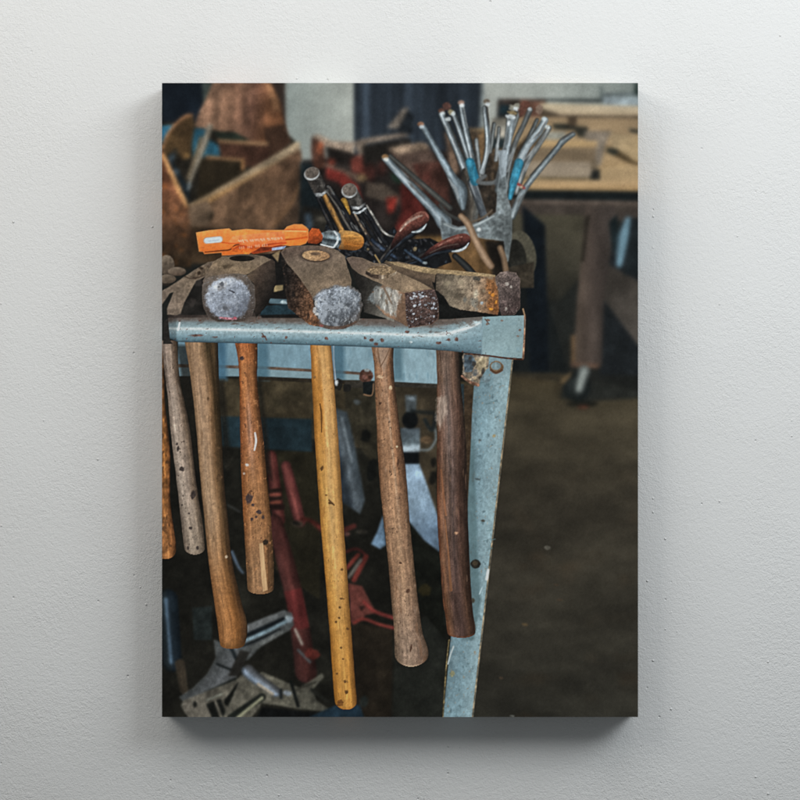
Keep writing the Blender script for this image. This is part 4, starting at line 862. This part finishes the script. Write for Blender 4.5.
poly([(162, 291), (172, 285), (184, 277), (196, 269), (208, 262.4), (215, 261), (212, 268), (205, 276.6), (196, 281), (191, 290), (184, 303), (180.5, 313.6), (177, 315), (167.4, 314.4), (167, 309), (173.6, 292), (170, 293), (161, 306)],
     [(0, (122, 106, 92)), (.5, (128, 110, 92)), (1, (112, 96, 82))], hah, grad=(165, 290, 210, 268), nz=((.2, .12, .12), (.22, .5, .5), (.14, 1, 1)), edge=((1.0, (152, 134, 114), .5),), bend=.3)
poly([(190, 277), (198, 270), (208, 265), (211, 268), (204, 276), (195, 279)], (104, 88, 72), hah, nz=((.5, .3, .3),), spots=((.3, .3, .55, .08, (56, 44, 36), .8), (.4, .4, .64, .06, (152, 134, 112), .7)), bend=.8)
stroke([(185, 276.5), (192, 278.6), (203, 276)], 1, (54, 42, 34), hah); dots([(199, 273, 1.8, 2), (201, 268, 2, 1.2)], (46, 36, 28), hah)
end(.4)


def rust(col, d, x, y, s, c=(122, 84, 58), am=.5):
    return mixc(col, am * sstep(.5, .7, fbm(x * .3, y * .3, s)), c)


NZM = ((.2, .07, .07), (.16, .3, .3), (.13, 1.1, 1.1))
FACE = ((.12, .12, .46, .2, (200, 207, 218), .6), (.4, .3, .54, .1, (218, 223, 230), .5), (.3, .4, .60, .06, (100, 104, 112), .7))
begin()
# second head: round silver face
poly([(213, 262), (222, 256.4), (248, 254.4), (263, 256), (272, 260), (262, 266), (246, 275), (242, 282), (204, 286), (202.6, 281)], [(0, (116, 99, 82)), (.45, (136, 115, 91)), (.75, (118, 100, 82)), (1, (96, 84, 74))], hbh, grad=(235, 254, 228, 284), nz=NZM, bend=.3)
ell(242, 258.4, 12.6, 3, (28, 25, 22), hbh, nz=((.3, .3, .3),)); stroke([(227, 256.6), (242, 254.6), (258, 257)], 1, (84, 72, 62), hbh)
poly([(222, 266), (228, 264), (233, 265), (230, 268), (224, 269)], (66, 54, 42), hbh, soft=1, alpha=.7)
poly([(246, 276), (258, 267), (272, 259), (275, 262), (276, 284), (268, 304), (256, 318), (252, 300), (254, 284)], [(0, (104, 86, 70)), (.35, (66, 54, 46)), (1, (30, 27, 25))], hbh, grad=(247, 280, 272, 292), nz=NZM, bend=.4)
poly([(202.4, 285), (205, 279.4), (211, 276), (226, 274), (240, 273.4), (246.4, 275), (254.6, 286), (255.6, 306), (252, 316), (244, 321.6), (217, 321.6), (208, 317), (203.6, 308), (202, 296)], [(0, (104, 92, 82)), (.5, (96, 87, 82)), (1, (70, 60, 54))], hbh, grad=(228, 270, 228, 321), nz=NZM, edge=((1.0, (120, 106, 92), .35),), bend=.5, spots=((.5, .5, .62, .06, (150, 150, 152), .5),))
ell(227.8, 298.4, 22, 21, [(0, (174, 182, 196)), (.55, (146, 154, 168)), (1, (106, 112, 124))], hbh, grad=(216, 282, 240, 320), n=26, bend=2.4, soft=1.3, alpha=.94, nz=((.14, .12, .12), (.2, .5, .5), (.12, 1.2, 1.2)), spots=FACE)
poly([(210, 288), (218, 280), (232, 278), (240, 281), (230, 285), (216, 292)], (214, 219, 228), hbh, soft=3, alpha=.6, nz=((.3, .5, .5),)); poly([(240, 302), (249, 296), (248, 308), (240, 316), (226, 318), (234, 311)], (96, 100, 110), hbh, soft=3, alpha=.55, nz=((.4, .4, .4),)); poly([(218, 283), (226, 282), (224, 289), (218, 290)], (112, 106, 104), hbh, soft=1.6, alpha=.6, bend=2, nz=((.4, .6, .6),)); poly([(222, 304), (232, 306), (228, 311), (221, 309)], (112, 112, 116), hbh, soft=1.6, alpha=.5, bend=2); dots([(222, 284, 2, 2.6), (219, 287, 1.4, 1), (225, 308, 2.4, 1.6), (213, 293.4, 1.4, .8)], (96, 98, 104), hbh); stroke([(229, 290), (234, 292.4)], [.8, 1.6], (48, 48, 54), hbh)
stroke([(220, 317.6), (228, 318.6), (236, 319)], [1.4, 2.4, 1.6], (170, 110, 118), hbh, nz=((.5, .6, .6),)); dots([(235, 318, 1.6, 1)], (196, 96, 110), hbh)
# middle head: the big one
poly([(281, 252), (285, 255), (296, 272), (312, 294), (315, 314), (324, 327.6), (310, 325), (296, 314), (288, 308), (285, 290), (283, 270)], [(0, (34, 30, 28)), (.5, (58, 44, 36)), (1, (112, 78, 56))], heh, grad=(284, 285, 314, 292), nz=((.5, .3, .3), (.4, .8, .8)), spots=((.3, .3, .62, .06, (110, 84, 66), .7), (.2, .1, .6, .08, (24, 22, 22), .8)), bend=.5)
poly([(281, 252.4), (284, 248.6), (292, 246), (308, 245.4), (326, 246), (338, 250.6), (345, 256.6), (347, 266), (351.6, 280), (351, 288), (336, 286), (322, 290), (313, 298), (308, 290), (298, 276), (286, 262)], [(0, (92, 76, 66)), (.22, (112, 96, 82)), (.6, (124, 106, 88)), (1, (116, 98, 80))], heh, grad=(312, 246, 326, 294), nz=NZM, edge=((1.1, (140, 122, 100), .4),), bend=.3)
ell(315.4, 256, 17, 6, (70, 58, 52), heh, soft=1.6, alpha=.7, rot=2)
ell(316, 255.6, 14, 5.2, [(0, (182, 146, 106)), (1, (158, 120, 86))], heh, rot=3, grad=(304, 255, 330, 256), nz=((.2, .5, .5), (.2, 1, 1)), bend=.3); ell(315.6, 253.8, 5, 1.6, (108, 86, 68), heh, soft=.8)
stroke([(303, 258), (310, 261), (320, 261.4), (329, 258.6)], .8, (68, 52, 40), heh)
poly([(313, 299), (316, 294), (322, 289.6), (335, 285.4), (350, 286.4), (359, 290.6), (361.6, 297), (362, 309), (359.6, 319), (354, 325), (343, 328), (328, 328.4), (321, 325), (315, 313)], [(0, (170, 177, 188)), (.45, (124, 130, 138)), (.75, (88, 91, 96)), (1, (70, 60, 54))], heh, grad=(320, 288, 352, 328), soft=1.0, nz=((.2, .12, .12), (.3, .5, .5), (.16, 1.2, 1.2)), spots=((.16, .12, .50, .12, (198, 205, 214), .5), (.5, .25, .58, .07, (222, 227, 231), .5), (.3, .4, .57, .06, (78, 82, 88), .75)), edge=((3.2, (92, 80, 70), .6),), bend=2.0)
stroke([(318, 322), (326, 327), (342, 327.6), (356, 322)], [2, 3.4, 3, 2], (88, 68, 58), heh, nz=((.4, .4, .4),), alpha=.8); dots([(321.6, 325.6, 2, 1.4)], (142, 84, 80), heh)
dots([(314.6, 310, 1.6, 3), (316, 303, 1.4, 3), (316.6, 314, 2, 1.6)], (196, 194, 192), heh)
# head with a flat square face
poly([(350, 266), (362, 276), (380, 284), (396, 290), (394, 322), (384, 318), (364, 312), (362, 296), (356, 282)], [(0, (34, 32, 30)), (.5, (74, 70, 64)), (1, (130, 124, 114))], hfh, grad=(358, 292, 396, 300), nz=NZM, bend=.5)
poly([(385, 284), (400, 290), (407, 293), (407, 327), (400, 322), (386, 316), (376, 306), (372, 292)], (124, 96, 76), hfh, nz=NZM, bend=.5)
poly([(373, 289), (386, 286), (398, 289), (401, 295), (398, 306), (396, 316), (390, 315), (378, 307), (368, 300)], [(0, (100, 106, 108)), (.5, (150, 150, 144)), (1, (184, 178, 168))], hfh, grad=(368, 300, 398, 300), nz=((.4, .4, .12), (.25, .7, .4)), bend=3, soft=1.6, alpha=.9, spots=((.4, .15, .58, .06, (112, 92, 74), .8),))
stroke([(383, 286), (388, 296), (392, 304)], [2, 2.4, 1], (124, 98, 78), hfh, alpha=.7)
poly([(346.4, 258), (352, 256.4), (362, 258), (374, 263), (386, 264), (396, 271), (416, 279), (436, 287.6), (436, 291), (418, 291), (404.6, 293), (395, 289.6), (372, 280), (358, 273), (352, 268)], [(0, (100, 84, 74)), (.4, (132, 112, 92)), (1, (140, 118, 94))], hfh, grad=(352, 260, 420, 290), nz=NZM, edge=((.9, (158, 136, 108), .5),), bend=.3)
poly([(366, 271), (372, 274), (381, 275), (390, 274), (397, 270.6), (395.6, 274.6), (388, 278), (379.6, 279.4), (371, 277.4), (365.6, 274)], [(0, (44, 37, 33)), (.4, (72, 58, 48)), (.55, (176, 156, 134)), (.7, (110, 90, 70)), (1, (168, 150, 128))], hfh, grad=(366, 274, 396, 274), nz=((.3, .6, .6),))
poly([(366, 270.4), (372, 266.4), (382, 265.6), (391, 266.6), (397.6, 270.8), (391, 274), (381, 275), (372, 274)], (132, 110, 84), hfh, nz=((.4, .4, .4), (.3, .9, .9)), bend=.8); stroke([(370, 268), (378, 267), (386, 268)], 1, (90, 72, 56), hfh, alpha=.7)
poly([(404.6, 293), (418, 290.6), (434, 288.6), (438.6, 291), (439.2, 304), (438.4, 319), (432, 324.6), (420, 326.4), (409, 328), (406, 322)], [(0, (80, 64, 60)), (1, (64, 50, 46))], hfh, grad=(420, 290, 422, 328), nz=((.4, .3, .3), (.4, 1, 1)), spots=((.7, .7, .64, .06, (176, 178, 184), .75), (.3, .3, .62, .08, (104, 74, 62), .6)), edge=((1.4, (128, 96, 76), .5),), bend=.6)
for k in range(34):
    q = TAB[k, 300:306]
    yy_ = 293 + 13 * q[1] ** 1.3 if k < 24 else 306 + 14 * q[1]
    ell(409 + 27 * q[0], yy_, .5 + 1.5 * q[2] * (1 if k < 24 else .6), .4 + .8 * q[3], (150 + 60 * q[4], 154 + 62 * q[4], 162 + 64 * q[4]), hfh, rot=-40 + 80 * q[5], n=9, bend=.8, soft=.5, alpha=.85)
# head at the right end
poly([(384, 262), (398, 261.6), (420, 266), (436, 270), (434, 290), (420, 282), (398, 272)], [(0, (120, 100, 78)), (.5, (92, 76, 62)), (1, (52, 44, 38))], hgh, grad=(400, 262, 396, 282), nz=NZM)
poly([(432, 282), (446, 286), (448, 304), (478, 310), (498, 316), (440, 318), (438, 300)], (22, 22, 21), hgh)
poly([(386, 261), (410, 265), (434, 268.6), (462, 271), (484, 273.4), (495, 275), (496, 278), (470, 277), (440, 275), (420, 272), (398, 266)], (156, 132, 98), hgh, nz=((.2, .2, .5), (.2, .8, .8)), bend=.3)
poly([(436, 273), (462, 275.4), (495, 277), (498.6, 290), (499, 308), (497.6, 315), (486, 313), (462, 310), (449.6, 306), (444, 296), (436, 290)], [(0, (62, 54, 46)), (.2, (116, 104, 88)), (.6, (138, 120, 100)), (.85, (126, 96, 72)), (1, (120, 78, 52))], hgh, grad=(436, 292, 498, 296), nz=((.4, .09, .09), (.25, .3, .3), (.15, 1, 1)), spots=((.12, .1, .54, .14, (106, 116, 116), .6), (.14, .12, .56, .12, (164, 148, 122), .7), (.3, .3, .66, .06, (70, 56, 46), .7)), bend=.6)
poly([(487, 279), (494, 280), (498, 292), (499, 312), (490, 312), (486, 306), (490, 296), (486, 288)], (136, 88, 50), hgh, soft=1.2, alpha=.75, nz=((.6, .5, .5),), bend=1); dots([(492.6, 295, 2, 1.6), (489.6, 293, 1.2, 1), (491, 309, 2, 1.2), (496, 302, 1, 2)], (226, 142, 52), hgh); dots([(482, 303, 2, 2)], (146, 158, 164), hgh); dots([(476, 294, 2, 4)], (196, 182, 158), hgh, soft=1.4); dots([(476.5, 278.5, 4, 2)], (70, 66, 60), hgh)
poly([(494.6, 277), (500, 272.4), (508, 271), (516, 273), (520, 279), (520.4, 296), (520, 308), (515, 314.6), (502, 315.4), (498.6, 306), (498.6, 292)], [(0, (104, 90, 84)), (.4, (86, 74, 70)), (1, (62, 50, 48))], hgh, grad=(500, 276, 518, 312), nz=((.3, .2, .2), (.35, .8, .8)), spots=((.6, .6, .68, .05, (160, 146, 134), .6),), edge=((1.2, (122, 104, 92), .4),), bend=.6)
dots([(507, 284, 2, 1.4), (511, 287, 1.4, 1.4), (506, 309, 1.2, 2)], (170, 160, 150), hgh)
end(.25)

# film grain of the photographic print
g = rng.randn(NY, NX, 1) * 0.55 + blur1(blur1(rng.randn(NY, NX, 1), 1.0, 0), 1.0, 1) * 1.6
sh = blur1(blur1(IMG, 1.3, 0), 1.3, 1)
IMG = np.clip(IMG + 0.6 * (IMG - sh), 0, 255)
lum = IMG @ np.array([.3, .59, .11])
keep = np.isin(IDM, [i_or, i_orb, i_scr, i_orl])[..., None]
IMG = np.where(keep, IMG, lum[..., None] + (IMG - lum[..., None]) * .93)
IMG = np.clip(IMG * (1 + 0.018 * g) + 1.3 * g, 4, 255)
# ------------------------------------------------------------------ materials
def new_mat(name, rough=0.6, spec=0.3):
    m = bpy.data.materials.new(name)
    m.use_nodes = True
    nt = m.node_tree
    b = nt.nodes['Principled BSDF']
    b.inputs['Roughness'].default_value = rough
    b.inputs['Specular IOR Level'].default_value = spec
    return m, nt, b


def N(nt, kind, **kw):
    n = nt.nodes.new(kind)
    for k, v in kw.items():
        if k.startswith('in_'):
            n.inputs[k[3:].replace('_', ' ')].default_value = v
        else:
            setattr(n, k, v)
    return n


# plaster: broad trowel waves, fine orange-peel grain, scattered pinholes and pimples
m_wall, nt, b = new_mat('plaster', 0.85, 0.15)
tc = N(nt, 'ShaderNodeTexCoord')
L = nt.links.new


def noise_n(scale, detail, rough=.5, dist=0.0):
    n = N(nt, 'ShaderNodeTexNoise')
    n.inputs['Scale'].default_value = scale; n.inputs['Detail'].default_value = detail
    n.inputs['Roughness'].default_value = rough; n.inputs['Distortion'].default_value = dist
    L(tc.outputs['Object'], n.inputs['Vector'])
    return n.outputs[0]


def math_n(op, a, b_):
    n = N(nt, 'ShaderNodeMath', operation=op)
    for i, v in enumerate((a, b_)):
        if isinstance(v, (int, float)): n.inputs[i].default_value = v
        else: L(v, n.inputs[i])
    return n.outputs[0]


def mapr(v, a, b_, c, d):
    n = N(nt, 'ShaderNodeMapRange'); n.interpolation_type = 'SMOOTHSTEP'
    L(v, n.inputs[0])
    for i, q in enumerate((a, b_, c, d)): n.inputs[i + 1].default_value = q
    return n.outputs[0]


grain = math_n('MULTIPLY', noise_n(620, 2, .6, .3), 0.00052)
mid = math_n('MULTIPLY', noise_n(230, 2, .5, .8), 0.00055)
wave = math_n('MULTIPLY', noise_n(5, 2, .5), 0.0012)
patch = mapr(noise_n(9, 2), .40, .64, .6, 1.0)
vor = N(nt, 'ShaderNodeTexVoronoi'); vor.inputs['Scale'].default_value = 170; L(tc.outputs['Object'], vor.inputs['Vector'])
pit = mapr(vor.outputs['Distance'], .03, .26, 1.0, 0.0)
sep = N(nt, 'ShaderNodeSeparateColor'); L(vor.outputs['Color'], sep.inputs[0])
rare = mapr(sep.outputs[0], .90, .92, 0, 1)
sgn = math_n('SUBTRACT', math_n('MULTIPLY', mapr(sep.outputs[1], .38, .40, 0, 1), 2.0), 1.0)
clus = mapr(noise_n(14, 2), .52, .62, .05, 1.0)
pits = math_n('MULTIPLY', math_n('MULTIPLY', math_n('MULTIPLY', pit, rare), sgn), math_n('MULTIPLY', clus, -0.0008))
h = math_n('ADD', math_n('ADD', math_n('MULTIPLY', math_n('ADD', grain, mid), patch), wave), pits)
bmp = N(nt, 'ShaderNodeBump'); bmp.inputs['Strength'].default_value = 1.0; bmp.inputs['Distance'].default_value = 1.0
L(h, bmp.inputs['Height']); L(bmp.outputs[0], b.inputs['Normal'])
cr = N(nt, 'ShaderNodeValToRGB')
cr.color_ramp.elements[0].position = .35; cr.color_ramp.elements[0].color = WALL_A
cr.color_ramp.elements[1].position = .68; cr.color_ramp.elements[1].color = WALL_B
L(noise_n(2.6, 3), cr.inputs[0]); L(cr.outputs[0], b.inputs['Base Color'])

# printed canvas: the ink is the sheet's own colour, over a fine weave
m_ink, nt, b = new_mat('printed_canvas', 0.75, 0.08)
tc = N(nt, 'ShaderNodeTexCoord')
L = nt.links.new
at = N(nt, 'ShaderNodeAttribute', attribute_name='ink')
L(at.outputs['Color'], b.inputs['Base Color'])
wv = []
for ax in ('X', 'Z'):
    w = N(nt, 'ShaderNodeTexWave', bands_direction=ax); w.inputs['Scale'].default_value = 420; w.inputs['Distortion'].default_value = .6
    L(tc.outputs['Object'], w.inputs['Vector']); wv.append(w.outputs['Fac'])
bmp = N(nt, 'ShaderNodeBump'); bmp.inputs['Strength'].default_value = .5; bmp.inputs['Distance'].default_value = .00006
L(math_n('ADD', wv[0], wv[1]), bmp.inputs['Height']); L(bmp.outputs[0], b.inputs['Normal'])
m_bare, nt, b = new_mat('raw_wood', 0.8, 0.2)
b.inputs['Base Color'].default_value = (.5, .36, .22, 1)


# ------------------------------------------------------------------ objects
def link(o, parent=None):
    COL.objects.link(o)
    if parent: o.parent = parent
    return o


def mesh_obj(name, V, F, mat, parent=None, cols=None, smooth=False):
    me = bpy.data.meshes.new(name)
    V = np.asarray(V, np.float32); F = np.asarray(F, np.int32)
    me.vertices.add(len(V)); me.vertices.foreach_set('co', V.ravel())
    me.loops.add(F.size); me.loops.foreach_set('vertex_index', F.ravel())
    me.polygons.add(len(F))
    me.polygons.foreach_set('loop_start', np.arange(0, F.size, F.shape[1], dtype=np.int32))
    me.polygons.foreach_set('loop_total', np.full(len(F), F.shape[1], np.int32))
    me.update(calc_edges=True)
    if cols is not None:
        ca = me.color_attributes.new('ink', 'FLOAT_COLOR', 'POINT')
        ca.data.foreach_set('color', np.concatenate([cols, np.ones((len(cols), 1))], 1).astype(np.float32).ravel())
    me.materials.append(mat)
    return link(bpy.data.objects.new(name, me), parent)


# wall
wx, wz, wt = 3.2, 2.2, 0.15
V = [(x, y, z) for x in (-wx, wx) for y in (0, wt) for z in (-wz, wz)]
wall = mesh_obj('wall', V, [(0, 4, 5, 1), (2, 3, 7, 6), (0, 1, 3, 2), (4, 6, 7, 5), (1, 5, 7, 3), (0, 2, 6, 4)], m_wall)
wall['kind'] = 'structure'
wall['label'] = 'off white textured plaster wall behind the canvas print'
wall['category'] = 'wall'

# canvas
root = link(bpy.data.objects.new('canvas_print', None))
root.location = (0, 0, 0)
root['label'] = 'tall stretched canvas print of hanging hammers on the plaster wall'
root['category'] = 'canvas print'

lin = IMG / 255.0
lin = np.where(lin <= 0.04045, lin / 12.92, ((lin + 0.055) / 1.055) ** 2.4)
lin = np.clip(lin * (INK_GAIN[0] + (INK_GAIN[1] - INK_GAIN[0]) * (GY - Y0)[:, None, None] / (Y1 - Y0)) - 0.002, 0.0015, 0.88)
PXX = (GX - 400) * PX
PZZ = (400 - GY) * PX
mx, mz = np.meshgrid(PXX, PZZ)
VV = np.stack([mx, np.full_like(mx, -DEPTH), mz], -1).reshape(-1, 3)
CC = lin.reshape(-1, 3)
ids = IDM[:-1, :-1].copy(); ids[ids == 0] = i_room
jj, ii = np.meshgrid(np.arange(NY - 1), np.arange(NX - 1), indexing='ij')
a = jj * NX + ii
quads = np.stack([a + NX, a + NX + 1, a + 1, a], -1)
holders = {}
counts = {}
for k, (key, name, sub, label) in enumerate(PARTS):
    counts.setdefault(key, []).append(k + 1)
for key, idl in counts.items():
    area = sum((ids == q).sum() for q in idl)
    if area < 12:
        continue
    name = PARTS[idl[0] - 1][1]
    label = [PARTS[q - 1][3] for q in idl if PARTS[q - 1][3]]
    multi = len(idl) > 1
    if multi:
        holder = link(bpy.data.objects.new(name, None), root)
        sel = np.isin(ids, idl)
        cx, cz = PXX[ii[sel]].mean(), PZZ[jj[sel]].mean()
        holder.location = (cx, -DEPTH, cz)
        if label: holder['label'] = label[0]
    for q in idl:
        s = ids == q
        if s.sum() < 4:
            continue
        f = quads[s]
        u, inv = np.unique(f.ravel(), return_inverse=True)
        v = VV[u].copy()
        if multi: v -= np.array([cx, -DEPTH, cz])
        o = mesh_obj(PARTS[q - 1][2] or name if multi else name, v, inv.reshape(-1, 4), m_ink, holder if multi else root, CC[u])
        if not multi and label: o['label'] = label[0]

# the picture wraps round the four edges of the stretcher (mirrored, as on a gallery wrap)
n = 40
for side in ('left', 'right', 'top', 'bottom'):
    if side in ('left', 'right'):
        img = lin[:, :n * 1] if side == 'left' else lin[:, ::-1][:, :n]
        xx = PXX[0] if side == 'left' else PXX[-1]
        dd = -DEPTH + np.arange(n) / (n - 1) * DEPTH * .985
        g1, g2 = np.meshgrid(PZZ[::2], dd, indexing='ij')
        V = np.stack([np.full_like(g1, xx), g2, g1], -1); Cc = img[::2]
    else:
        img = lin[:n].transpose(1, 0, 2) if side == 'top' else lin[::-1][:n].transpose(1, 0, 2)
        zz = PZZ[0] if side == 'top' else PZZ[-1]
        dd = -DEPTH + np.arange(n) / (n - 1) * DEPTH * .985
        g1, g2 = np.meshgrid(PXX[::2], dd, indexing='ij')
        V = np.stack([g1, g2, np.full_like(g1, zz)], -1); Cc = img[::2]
    r_, c_ = V.shape[:2]
    j2, i2 = np.meshgrid(np.arange(r_ - 1), np.arange(c_ - 1), indexing='ij')
    a = j2 * c_ + i2
    F = np.stack([a, a + 1, a + c_ + 1, a + c_], -1).reshape(-1, 4)
    if side in ('right', 'top'): F = F[:, ::-1]
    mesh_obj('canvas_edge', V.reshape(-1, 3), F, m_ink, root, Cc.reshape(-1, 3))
# the wooden stretcher bars inside, just behind the cloth
w2, h2 = PXX[-1] - .001, PZZ[0] - .001
for (x0, x1, z0, z1) in ((-w2, -w2 + .04, -h2, h2), (w2 - .04, w2, -h2, h2), (-w2 + .04, w2 - .04, h2 - .04, h2), (-w2 + .04, w2 - .04, -h2, -h2 + .04)):
    V = [(x, y, z) for x in (x0, x1) for y in (-DEPTH + .002, -.002) for z in (z0, z1)]
    mesh_obj('stretcher_bar', V, [(0, 4, 5, 1), (2, 3, 7, 6), (0, 1, 3, 2), (4, 6, 7, 5), (1, 5, 7, 3), (0, 2, 6, 4)], m_bare, root)
